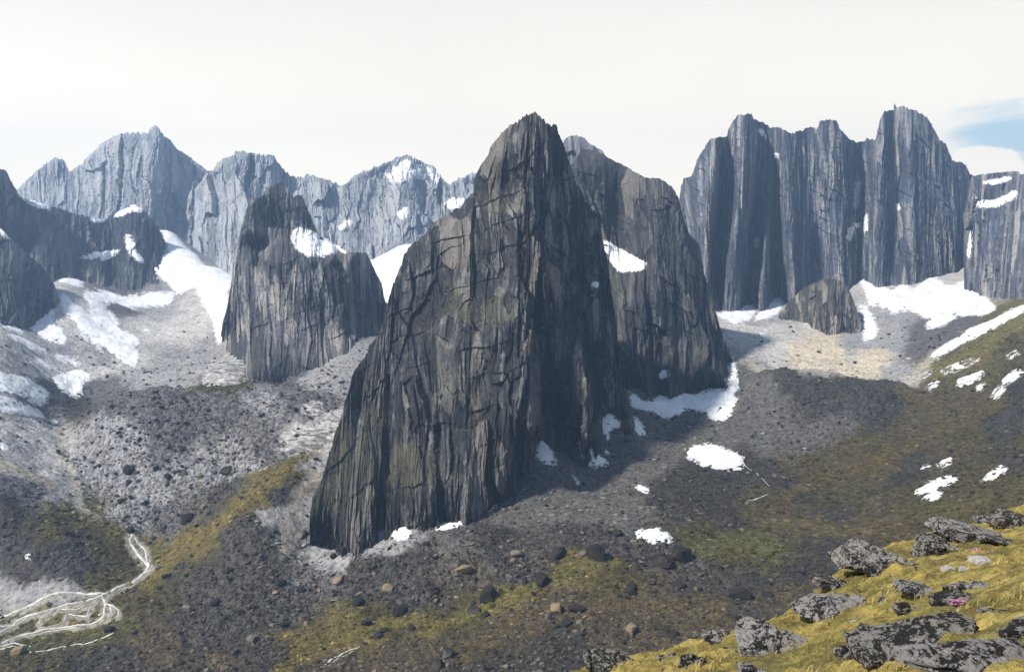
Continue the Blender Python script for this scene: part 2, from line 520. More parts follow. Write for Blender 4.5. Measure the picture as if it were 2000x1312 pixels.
# ground cover laid out over the valley: column, row, base colour, how bouldery
OLIVE, MOSSY, BROWN, LICHEN = (.072, .063, .026), (.130, .108, .040), (.080, .065, .040), (.042, .040, .037)
SCREE, PALE, SAND, MEADOW, DSCREE, RUST = (.34, .345, .365), (.56, .555, .555), (.66, .59, .47), (.088, .090, .036), (.120, .121, .128), (.082, .066, .034)
SHADY = (.125, .124, .122)
COVER = [
    (1880, 555, PALE, .1), (1820, 550, PALE, .1), (1930, 560, SCREE, .1), (1760, 555, PALE, .1),
    (60, 1230, MEADOW, 0), (150, 1200, MOSSY, 0), (20, 1150, SCREE, .1), (100, 1148, SCREE, .1), (200, 1230, MEADOW, 0),
    (60, 1100, LICHEN, .7), (150, 1090, LICHEN, .7), (200, 1060, OLIVE, .3), (120, 1020, OLIVE, .3), (20, 1000, LICHEN, .4), (230, 1130, OLIVE, .3),
    (60, 960, DSCREE, .4), (30, 900, SCREE, .2), (90, 900, PALE, .1), (110, 960, SCREE, .2), (150, 1000, OLIVE, .2), (60, 830, PALE, .2), (0, 760, SCREE, .2),
    (60, 790, DSCREE, .4), (150, 780, LICHEN, .5), (110, 760, DSCREE, .5), (200, 760, DSCREE, .4), (100, 680, SCREE, .2), (200, 690, SCREE, .2), (150, 620, PALE, .1), (60, 600, PALE, .1),
    (280, 640, PALE, .1), (350, 650, PALE, .1), (400, 600, PALE, .1), (330, 700, SCREE, .2), (420, 680, SCREE, .3), (240, 590, DSCREE, .2), (300, 600, SCREE, .1), (280, 740, SCREE, .4), (340, 740, SCREE, .4),
    (250, 820, DSCREE, .8), (330, 800, DSCREE, .9), (220, 880, SCREE, 1), (330, 880, DSCREE, 1), (90, 720, PALE, .2), (180, 720, PALE, .2), (250, 700, PALE, .2), (380, 720, SCREE, .3), (420, 830, DSCREE, .9), (520, 790, SCREE, .8), (620, 740, SCREE, .5), (430, 760, OLIVE, .5), (560, 740, DSCREE, .5),
    (200, 940, SCREE, 1), (300, 960, SCREE, 1), (400, 930, SCREE, 1), (480, 900, SCREE, 1), (250, 1010, SCREE, 1), (330, 1010, DSCREE, 1), (440, 960, LICHEN, 1), (520, 880, DSCREE, 1), (600, 790, DSCREE, .8),
    (560, 920, OLIVE, .1), (480, 980, MOSSY, .05), (380, 1050, MOSSY, .1), (340, 1100, MOSSY, .1), (520, 930, MOSSY, .05), (600, 900, SCREE, .2), (590, 870, PALE, .3), (640, 830, PALE, .5),
    (450, 1030, LICHEN, .8), (540, 970, LICHEN, .6), (580, 980, SCREE, .2), (540, 1010, SCREE, .2), (620, 1080, SCREE, .3), (660, 1100, SCREE, .4), (560, 1060, DSCREE, .6), (500, 1080, LICHEN, .8),
    (380, 1130, LICHEN, .7), (300, 1180, OLIVE, .4), (300, 1250, BROWN, .5), (400, 1230, LICHEN, .8), (480, 1150, LICHEN, .9), (560, 1200, LICHEN, .9), (600, 1140, DSCREE, .8), (200, 1290, LICHEN, .6), (80, 1300, OLIVE, .4),
    (420, 1300, BROWN, .5), (520, 1290, LICHEN, .6), (600, 1260, MOSSY, .1), (680, 1235, MOSSY, .1), (740, 1215, OLIVE, .2), (650, 1300, BROWN, .4),
    (720, 1130, LICHEN, 1), (820, 1100, LICHEN, 1), (820, 1160, LICHEN, 1), (920, 1120, BROWN, 1), (1000, 1110, LICHEN, 1), (900, 1060, SHADY, .5), (780, 1060, SCREE, .4), (700, 1070, SCREE, .3),
    (1000, 1010, SHADY, .15), (1080, 940, SHADY, .1), (1060, 1000, SHADY, .15), (1140, 1000, SHADY, .15), (1180, 960, SHADY, .1), (1240, 1000, SHADY, .1), (960, 1050, LICHEN, .4), (1100, 1050, LICHEN, .7), (1180, 1070, LICHEN, .8),
    (900, 1190, OLIVE, .2), (840, 1210, MOSSY, .1), (1000, 1170, MOSSY, .15), (1120, 1120, MOSSY, .15), (1000, 1230, BROWN, .4), (900, 1260, BROWN, .4), (780, 1270, BROWN, .5), (1100, 1190, BROWN, .4), (1100, 1280, LICHEN, .5), (950, 1300, LICHEN, .5),
    (1200, 1150, OLIVE, .3), (1250, 1180, BROWN, .4), (1220, 1250, BROWN, .4), (1350, 1180, BROWN, .4), (1400, 1230, BROWN, .3), (1300, 1130, BROWN, .6), (1350, 1120, LICHEN, .7), (1450, 1150, LICHEN, .6), (1550, 1160, BROWN, .4), (1500, 1230, LICHEN, .3),
    (1280, 1080, LICHEN, .8), (1400, 1060, MEADOW, 0), (1460, 1060, MEADOW, 0), (1500, 1080, MEADOW, 0), (1440, 1085, OLIVE, .1), (1380, 1040, OLIVE, .1),
    (1300, 970, LICHEN, .4), (1380, 950, LICHEN, .4), (1420, 1000, LICHEN, .4), (1480, 990, OLIVE, .2), (1260, 920, SHADY, .1), (1340, 860, SHADY, .1), (1420, 860, SHADY, .3), (1300, 830, SHADY, .1), (1400, 920, LICHEN, .3),
    (1500, 860, SHADY, .6), (1560, 850, SHADY, .6), (1620, 830, SHADY, .5), (1500, 800, SHADY, .6), (1600, 790, LICHEN, .6), (1700, 790, LICHEN, .6), (1550, 770, LICHEN, .5), (1740, 820, LICHEN, .5), (1480, 740, SHADY, .3), (1450, 900, LICHEN, .4),
    (1560, 700, SAND, .1), (1620, 690, SAND, .1), (1700, 700, SAND, .1), (1640, 730, SAND, .1), (1500, 660, PALE, .2), (1440, 640, PALE, .2), (1520, 700, PALE, .1), (1580, 740, PALE, .2), (1760, 730, SCREE, .2), (1740, 670, SCREE, .3), (1470, 620, SCREE, .2),
    (1780, 740, PALE, .2), (1800, 690, DSCREE, .4), (1820, 660, DSCREE, .4), (1740, 630, SCREE, .2), (1860, 630, DSCREE, .2), (1680, 680, SCREE, .2),
    (1840, 720, MOSSY, .05), (1900, 690, MOSSY, .05), (1960, 640, MOSSY, .05), (1990, 680, OLIVE, .2), (1920, 730, MEADOW, .1), (1980, 620, MOSSY, .05), (1860, 700, BROWN, .1), (2000, 760, LICHEN, .4), (1840, 770, RUST, .1), (1900, 780, BROWN, .2),
    (1800, 800, RUST, .1), (1700, 870, OLIVE, .1), (1780, 840, BROWN, .1), (1650, 910, RUST, .05), (1600, 900, RUST, .05), (1720, 920, RUST, .05), (1560, 960, LICHEN, .1), (1640, 960, OLIVE, .1), (1760, 930, LICHEN, .2), (1880, 840, OLIVE, .2),
    (1960, 830, LICHEN, .5), (1960, 880, LICHEN, .5), (1900, 900, BROWN, .2), (1960, 960, OLIVE, .2), (1800, 990, OLIVE, .1), (1700, 1000, BROWN, .1), (1620, 1000, LICHEN, .1), (1560, 1020, BROWN, .1), (1640, 1060, LICHEN, .1), (1740, 1040, RUST, .05), (1850, 1010, OLIVE, .1), (1560, 1110, LICHEN, .1),
]


RIVER = [
    ([(258, 1043), (254, 1055), (258, 1070), (270, 1083), (280, 1095), (290, 1103), (285, 1115), (270, 1130), (250, 1140), (225, 1150), (205, 1160), (190, 1166)], 3.6),
    ([(262, 1050), (275, 1065), (285, 1080), (288, 1098)], 1.8), ([(300, 1102), (292, 1112), (282, 1122)], 1.4),
    ([(205, 1158), (180, 1160), (150, 1159), (115, 1157), (80, 1170), (40, 1190), (0, 1205), (-40, 1212)], 3.6),
    ([(195, 1165), (150, 1176), (110, 1186), (70, 1200), (32, 1210), (20, 1225), (0, 1236), (-40, 1245)], 2.7),
    ([(200, 1165), (206, 1185), (203, 1203), (188, 1215), (140, 1222), (90, 1228), (40, 1240), (0, 1257), (-30, 1268)], 2.7),
    ([(205, 1178), (224, 1184), (232, 1195), (230, 1210)], 1.4), ([(214, 1180), (219, 1195), (208, 1212)], 1.4),
    ([(178, 1182), (170, 1205), (130, 1198), (125, 1215), (75, 1228)], 1.4), ([(190, 1175), (150, 1190), (120, 1190)], 1.8), ([(110, 1190), (80, 1206), (75, 1218)], 1.4),
    ([(60, 1200), (30, 1220), (0, 1222)], 1.8), ([(150, 1225), (100, 1232), (50, 1246)], 1.4),
    ([(222, 1235), (200, 1246), (150, 1258), (100, 1268), (60, 1276), (52, 1268), (30, 1260), (0, 1268), (-30, 1272)], 2.7),
    ([(60, 1262), (30, 1256), (0, 1262)], 3.1),
    ([(612, 1312), (640, 1292), (668, 1276), (702, 1262)], 2.2), ([(640, 1302), (662, 1285), (690, 1270)], 1.4),
    ([(1448, 900), (1474, 922), (1492, 938), (1502, 950)], 1.0), ([(1460, 978), (1485, 972), (1500, 965)], 1.1),
]


def ground_height(x, y):
    """height of the valley floor and its roughness at world positions"""
    a, L = x / y, np.log(y)
    t = G_FN(a * 2.2, L)
    z = t * y
    return z


def cover_at(px, py, wx, wy):
    C = np.array([(c[0], c[1]) for c in COVER], np.float32)
    V = np.array([list(c[2]) + [c[3]] for c in COVER], np.float32)
    V[:, :3] = np.log(V[:, :3])
    qx = px + 34 * fbm2(wx / 90, wy / 130, 4, .6, 91) * np.clip(1400 / wy, .4, 1.3)
    qy = py + 22 * fbm2(wx / 90, wy / 130, 4, .6, 95) * np.clip(1400 / wy, .3, 1.3)
    fine = fbm2(wx / 22, wy / 22, 4, .65, 97); fine2 = fbm2(wx / 22 + 40, wy / 22, 4, .65, 99)
    qx = qx + 30 * fine * np.clip(1300 / wy, .4, 1.3); qy = qy + 16 * fine2 * np.clip(1300 / wy, .3, 1.3)
    sh = px.shape
    qx = np.ravel(qx).astype(np.float32); qy = np.ravel(qy).astype(np.float32)
    out = np.empty((qx.size, 4), np.float32)
    for i in range(0, qx.size, 80000):
        dx = qx[i:i + 80000, None] - C[None, :, 0]; dy = (qy[i:i + 80000, None] - C[None, :, 1]) * 1.5
        w = 1.0 / (dx * dx + dy * dy + 90.0) ** 2.6
        out[i:i + 80000] = (w @ V) / w.sum(1, keepdims=True)
    out[:, :3] = np.exp(out[:, :3])
    out = out.reshape(*sh, 4)
    for pts, bw, bc, br in BANDS:
        ax_ = np.array(pts, float)
        m = (px > ax_[:, 0].min() - 70) & (px < ax_[:, 0].max() + 70) & (py > ax_[:, 1].min() - 60) & (py < ax_[:, 1].max() + 60) & (wy < 3000)
        if not m.any():
            continue
        n1 = fbm2(wx[m] / 40, wy[m] / 40, 4, .65, 121); n2 = fbm2(wx[m] / 11, wy[m] / 11, 4, .7, 123)
        gx, gy = px[m] + 9 * n1, py[m] + 6 * n1
        dm = np.full(gx.shape, 1e9)
        for (ax, ay), (bx, by) in zip(pts[:-1], pts[1:]):
            t = np.clip(((gx - ax) * (bx - ax) + (gy - ay) * (by - ay)) / ((bx - ax) ** 2 + (by - ay) ** 2 + 1e-6), 0, 1)
            dm = np.minimum(dm, np.hypot(gx - ax - t * (bx - ax), gy - ay - t * (by - ay)) / bw)
        k = np.clip(1.35 - dm + .9 * n2, 0, .92)[:, None]
        out[m] = out[m] * (1 - k) + np.array([*bc, br]) * k
    # pale gravel bars beside the channels
    m = (px > -120) & (px < 330) & (py > 1030) & (py < 1320) & (wy < 1250)
    gx, gy = px[m], py[m] * 1.6
    dm = np.full(gx.shape, 1e9)
    for pts, w in RIVER[:12]:
        for (ax, ay), (bx, by) in zip(pts[:-1], pts[1:]):
            ay, by = ay * 1.6, by * 1.6
            t = np.clip(((gx - ax) * (bx - ax) + (gy - ay) * (by - ay)) / ((bx - ax) ** 2 + (by - ay) ** 2 + 1e-6), 0, 1)
            dm = np.minimum(dm, np.hypot(gx - ax - t * (bx - ax), gy - ay - t * (by - ay)) / (w + 5))
    k = np.clip(1.5 - dm * 1.0 + 1.3 * fbm2(wx[m] / 9, wy[m] / 9, 4, .65, 111), 0, .72)[:, None]
    out[m] = out[m] * (1 - k) + np.array([.40, .385, .35, .05]) * k
    return out


BANDS = [  # strips of cover that follow the slopes: line, half width, colour, boulders
    ([(290, 1150), (320, 1105), (360, 1062), (430, 1020), (500, 965), (560, 915), (612, 868)], 15, (.155, .125, .042), .02),
    ([(560, 1075), (560, 1020), (585, 970), (612, 930)], 14, (.30, .28, .25), .1),
    ([(540, 1312), (600, 1272), (680, 1236), (740, 1215), (820, 1200)], 15, (.130, .115, .036), .05),
    ([(860, 1215), (930, 1185), (1000, 1165), (1060, 1140), (1150, 1112), (1200, 1098)], 12, (.130, .120, .036), .05),
    ([(900, 1275), (1000, 1225), (1100, 1200), (1250, 1180), (1400, 1190)], 24, (.092, .074, .042), .2),
    ([(1830, 728), (1880, 700), (1940, 660), (2010, 615)], 16, (.150, .135, .050), .02), ([(1860, 760), (1920, 735), (2010, 690)], 14, (.080, .078, .028), .05),
    ([(1560, 905), (1640, 880), (1720, 850), (1800, 800), (1860, 770)], 12, (.078, .066, .034), .05), ([(1520, 975), (1620, 925), (1720, 905), (1830, 850), (1960, 780)], 14, (.085, .068, .028), .05),
    ([(1560, 1000), (1680, 965), (1800, 950), (1900, 905), (2000, 860)], 13, (.060, .054, .026), .1), ([(1600, 1045), (1720, 1015), (1850, 1000), (1990, 950)], 13, (.082, .070, .031), .05),
    ([(1480, 1015), (1560, 1025), (1640, 1050), (1700, 1040)], 10, (.10, .082, .044), .05),
    ([(130, 845), (118, 870), (128, 905), (145, 940), (155, 985), (185, 1015)], 10, (.42, .40, .37), .25), ([(0, 905), (60, 925), (105, 950)], 10, (.36, .33, .28), .1),
    ([(90, 985), (160, 1010), (230, 1045)], 14, (.120, .105, .044), .1),
    ([(1430, 690), (1500, 730), (1570, 762), (1640, 765)], 9, (.40, .385, .35), .1), ([(1770, 745), (1800, 720), (1830, 690)], 9, (.42, .39, .33), .1),
]

MOUNDS = [(1590, 800, 1640, 38, 200, 100), (330, 860, 1420, 30, 190, 140), (1640, 700, 2150, 14, 160, 90), (1450, 760, 1700, 12, 90, 120), (480, 740, 1850, 10, 120, 90)]

CONES = [(1047, 854, 1245, .70), (1133, 856, 1295, .70), (1180, 798, 1405, .66)]

NA, NR = 1500, 1150
TA = np.linspace(-0.86, 0.86, NA)
TD = 1.0 / np.linspace(1 / 430.0, 1 / 6500.0, NR)
TD = np.concatenate([np.geomspace(60, 425, 40), TD])


def build_terrain():
    A, D = np.meshgrid(TA, TD)
    # smooth base from a coarser evaluation
    ai = np.linspace(-0.86, 0.86, 376); di = np.concatenate([np.geomspace(60, 425, 24), 1.0 / np.linspace(1 / 430.0, 1 / 6500.0, 330)])
    Ac, Dc = np.meshgrid(ai, di)
    Zc = G_FN(Ac * 2.2, np.log(Dc)) * Dc
    # bilinear up to the full grid
    fi = np.interp(TD, di, np.arange(len(di))); i0 = np.clip(fi.astype(int), 0, len(di) - 2); fr = (fi - i0)[:, None]
    rows = Zc[i0] * (1 - fr) + Zc[i0 + 1] * fr
    fa = np.interp(TA, ai, np.arange(len(ai))); j0 = np.clip(fa.astype(int), 0, len(ai) - 2); fc = (fa - j0)[None]
    Z = rows[:, j0] * (1 - fc) + rows[:, j0 + 1] * fc
    X = A * D; Y = D
    px, py = pix(np.stack([X, Y, Z], -1))
    cov = cover_at(px, py, X, Y)
    rub = np.clip(cov[..., 3], 0, 1)
    # relief: broad hummocks, gullies down the slopes, boulder-field bumps
    sl = np.clip(blur(rub, 6), 0, 1)
    near = np.clip((Y - 430) / 200, 0.1, 1)
    Z = Z + near * 13.0 * fbm2(X / 150, Y / 150, 5, .54, 3)
    Z = Z + near * (2.2 + 4.0 * sl) * fbm2(X / 28, Y / 28, 4, .6, 5)
    Z = Z + near * (0.3 + 2.6 * sl) * (fbm2(X / 9, Y / 9, 3, .6, 8, ridged=True))
    # runnels on the right-hand hillside, running down to the valley floor
    rt = np.clip((X / Y - 0.30) / 0.15, 0, 1) * np.clip((2300 - Y) / 500, 0, 1)
    q = (X * 0.45 + Y * 0.9); p = (X * 0.9 - Y * 0.45)
    Z = Z + rt * 9.0 * fbm2(q / 45 + 1.2 * fbm2(X / 160, Y / 160, 2, .5, 12), p / 420, 3, .55, 14)
    for mx, my, md, mh, rx, ry in MOUNDS:
        a = at(mx, my, md)
        q = ((X - a[0]) / rx) ** 2 + ((Y - a[1]) / ry) ** 2
        q = q + .5 * fbm2(X / 70, Y / 70, 3, .55, 23)
        Z = Z + mh * np.exp(-np.maximum(q, 0) ** 1.6)
    # scree fans banked against the central tower
    for cx, cy, cd, slope in CONES:
        a = at(cx, cy, cd)
        r = np.hypot(X - a[0], Y - a[1])
        c = a[2] - slope * r + 1.5 * fbm2(X / 20, Y / 20, 3, .5, 21)
        k = 6.0
        q = np.clip(.5 + .5 * (c - Z) / k, 0, 1)
        Z = Z * (1 - q) + c * q + k * q * (1 - q)
    P = np.stack([X, Y, Z], -1)
    return P, cov


TP, TCOV = build_terrain()
TPX, TPY = pix(TP)
terrain = mesh_from('terrain', TP.reshape(-1, 3), grid_faces(*TP.shape[:2]), M_GROUND,
                    {'cover': TCOV[..., :3].reshape(-1, 3), 'rubble': np.clip(TCOV[..., 3], 0, 1).ravel()})
tag(terrain, 'glacial valley floor of scree, moraine rubble and olive brown tundra', 'valley floor', kind='structure')


def ground_z(x, y):
    """height of the finished terrain at world positions (bilinear)"""
    x = np.asarray(x, float); y = np.asarray(y, float)
    fa = np.clip((x / y - TA[0]) / (TA[1] - TA[0]), 0, NA - 1.001); j = fa.astype(int); fa = fa - j
    fd = np.clip(np.interp(y, TD, np.arange(len(TD))), 0, len(TD) - 1.001); i = fd.astype(int); fd = fd - i
    Z = TP[..., 2]
    return (Z[i, j] * (1 - fa) + Z[i, j + 1] * fa) * (1 - fd) + (Z[i + 1, j] * (1 - fa) + Z[i + 1, j + 1] * fa) * fd


def ground_hit(px, py, dmin=500., dmax=4200.):
    """first point of the terrain met along the photograph's ray"""
    a, t = ray(px, py)
    ds = 1.0 / np.linspace(1 / dmin, 1 / dmax, 1400)
    g = ground_z(a * ds, ds)
    below = np.nonzero(t * ds <= g)[0]
    if len(below) == 0:
        return None
    d = ds[below[0]]
    return np.array([a * d, d, float(g[below[0]])])

# ------------------------------------------------------------------ mountains
MTN = {}


def mountain(key, mat, label, pairs, depths, nu, nv, thick, disp, fac, rough_top=2.0, seed=0, skirt=120.0, mq=0.35, lam=0.0015, fan=1.0, ledge=0.0, base=(), vs=.55, ribs=(), outline=None, swing=0.0, slant=-.32):
    """one rock mountain: columns run from a base line to the crest, a depth field gives its ribs and gullies,
    slabs and cracks are cut into it, and a rear face falls away behind the crest"""
    depths = list(depths)
    for bx, by in base:          # the rock meets the ground along this line
        hit = ground_hit(bx, by)
        depths += [(bx, by, hit[1] + 2), (bx, by + 45, hit[1] + 4)]
    for lead, rib in ribs:       # ridges and gullies as lines: how far they stand out of, or lie behind, a leaning face
        rib = np.array(rib, float)
        n = max(int(abs(rib[-1, 1] - rib[0, 1]) / 35), 2)
        t = np.linspace(0, len(rib) - 1, n)
        for q in t:
            x, y, o = (np.interp(q, np.arange(len(rib)), rib[:, k]) for k in range(3))
            depths.append((x, y, lead(y) + 1.2 * o + swing * (x - 1400)))
    pr = np.array(pairs, float)
    if outline is not None:      # a finer crest line; its foot points follow the coarser pairs
        ol = np.array(outline, float)
        co = np.concatenate([[0], np.cumsum(np.hypot(*np.diff(ol, axis=0).T))])
        kp = np.array([co[np.argmin(np.hypot(ol[:, 0] - a, ol[:, 1] - b))] for a, b in pr[:, :2]])
        kp, ki = np.unique(kp, return_index=True)
        pr = np.column_stack([ol, np.interp(co, kp, pr[ki, 2]), np.interp(co, kp, pr[ki, 3])])
    seg = np.hypot(*(np.diff(pr[:, :2], axis=0).T)) + 0.6 * np.hypot(*(np.diff(pr[:, 2:], axis=0).T)) + 1e-3
    cu = np.concatenate([[0], np.cumsum(seg)])
    u = np.linspace(0, cu[-1], nu)
    tx, ty, bx, by = (np.interp(u, cu, pr[:, k]) for k in range(4))
    jag = rough_top * (1.1 * fbm2(u / 11.0, u * 0 + seed, 4, .65, seed) + 1.2 * (h32(np.floor(u / 6.0 + fbm2(u / 8, u * 0, 2, .5, seed)).astype(np.int64), seed=seed) - .5))
    ty = ty + jag
    v = np.linspace(0, 1, nv)[:, None]
    PX = bx + (tx - bx) * v; PY = by + (ty - by) * v
    D = np.exp(RBF([(a / 100, b / 100 * vs) for a, b, _ in depths], [math.log(c) for *_, c in depths], c=mq, lam=lam)(PX / 100, PY / 100 * vs))
    P = at(PX, PY, D)
    # metres along the face and up it
    mid = P[int(nv * .4)]
    su = np.concatenate([[0], np.cumsum(np.linalg.norm(np.diff(mid[:, :2], axis=0), axis=1))])[None] * np.ones((nv, 1))
    wz = P[..., 2]
    s = fan * su + (1 - fan) * (P[..., 0] * 0.8 + P[..., 1] * 0.6)
    N = grid_normals(blur(P, 5))
    flip = np.sign((N * -P).sum(-1).mean())
    N = N * flip
    N[..., 2] *= 0.35
    N /= np.maximum(np.linalg.norm(N, axis=-1, keepdims=True), 1e-6)
    # relief is cut mostly straight into the face, so that ridge lines keep their run
    back = P.copy(); back[..., 2] = 0
    back /= np.linalg.norm(back, axis=-1, keepdims=True)
    N0 = N
    N = .35 * N - .75 * back
    N /= np.linalg.norm(N, axis=-1, keepdims=True)
    ws = s + 14 * disp * fbm2(s / 90, wz / 160, 3, .5, seed + 1)
    wt = wz + 20 * disp * fbm2(s / 70, wz / 110, 3, .5, seed + 2)
    h = np.zeros_like(s); tone = np.zeros_like(s); slab = np.zeros_like(s)
    for k, (lam_s, asp, amp, wgt) in enumerate(fac):
        c, ts, tt, ox, oy = cells2(ws / lam_s, wt / (lam_s * asp), seed + 40 + 7 * k)
        h += amp * ((c - .5) * 1.0 + ts * ox * 1.1 + tt * oy * 0.6)
        tone += wgt * c
        if k == 1:
            slab = c
    # cracks and chimneys: straight narrow grooves that run for a while and stop
    for lam_c, dep, wid, k in ((fac[0][0] * .8, 7.0, 2.2, 0), (fac[1][0] * .8, 3.5, 1.2, 1)):
        q = (s + 5 * fbm2(s / 40, wz / 60, 2, .5, seed + 72)) / lam_c
        ci = np.floor(q)
        dd = (q - ci - .2 - .6 * h32(ci.astype(np.int64), seed=seed + 74 + k)) * lam_c
        on = np.clip(2.5 * vnoise2(ci * 7.31 + .5, wz / (110 + 60 * k), seed + 76 + k), 0, 1)
        h -= dep * disp * on * np.exp(-(dd / (wid * disp)) ** 2)
    h += disp * (3.6 * fbm2(ws / 15, wt / 130, 4, .6, seed + 6, ridged=True) + 7 * fbm2(s / 60, wz / 120, 4, .55, seed + 3) + 1.8 * fbm2(s / 7, wz / 16, 3, .6, seed + 4))
    for sl, lam_j, k in ((.55, 34.0, 0), (-.8, 52.0, 1)):
        q = (wz + sl * s) / (lam_j * disp) + .35 * fbm2(s / 110, wz / 110, 2, .5, seed + 80 + k)
        m = np.clip(fbm2(s / 45, wz / 45, 3, .55, seed + 84 + k) * 2.2, 0, 1)
        h += 3.2 * disp * m * ((q - np.floor(q)) - .5)
    if ledge > 0:
        lt = (wz + slant * s + 9 * fbm2(s / 90, wz / 120, 4, .6, seed + 8)) / 41.0
        fr = lt - np.floor(lt)
        lw = np.clip(1.6 * fbm2(s / 110, wz / 60, 3, .6, seed + 9) + .1, 0, 1)
        h += ledge * lw * (0.5 - fr)
    # calmer towards the outline so that the crest keeps its shape
    tall = np.linalg.norm(P[-1] - P[0], axis=1)[None]
    edge = np.clip((1 - v) * tall / 70.0, .22, 1) * np.clip(np.minimum(u, u[-1] - u)[None] / (.04 * u[-1]), .25, 1)
    P2 = P + N * (h * edge)[..., None]
    # skirt under the ground, rear face behind the crest
    sk = [P2[0] - np.array([0, 0, skirt * f]) for f in (1.0, 0.5)]
    top = P2[-1]
    rad = top.copy(); rad[:, 2] = 0
    rad /= np.linalg.norm(rad, axis=1, keepdims=True)
    fall = top[:, 2] - P2[0][:, 2].min() + skirt
    rear = []
    for f in np.linspace(0.06, 1, 12):
        q = top + rad * (thick * f ** 0.9)
        q[:, 2] -= fall * f ** 1.15
        q += rad * (thick * .12 * fbm2(su[0] / 50, su[0] * 0 + f * 5, 3, .55, seed + 11))[:, None]
        rear.append(q)
    full = np.concatenate([np.stack(sk), P2, np.stack(rear)])
    pad = lambda a, val=None: np.concatenate([np.repeat(a[:1], 2, 0), a, np.repeat(a[-1:], 12, 0)])
    o = mesh_from('mountain', full.reshape(-1, 3), grid_faces(*full.shape[:2]), mat,
                  {'tone': pad(tone / sum(f[3] for f in fac)).ravel(), 'slab': pad(slab).ravel(),
                   'face': np.stack([pad(ws), full[..., 2] + pad(wt - wz), pad(ws * 0 + seed)], -1).reshape(-1, 3)}, smooth=False)
    tag(o, label, 'mountain', kind='structure')
    MTN[key] = (P2, N0)
    return o


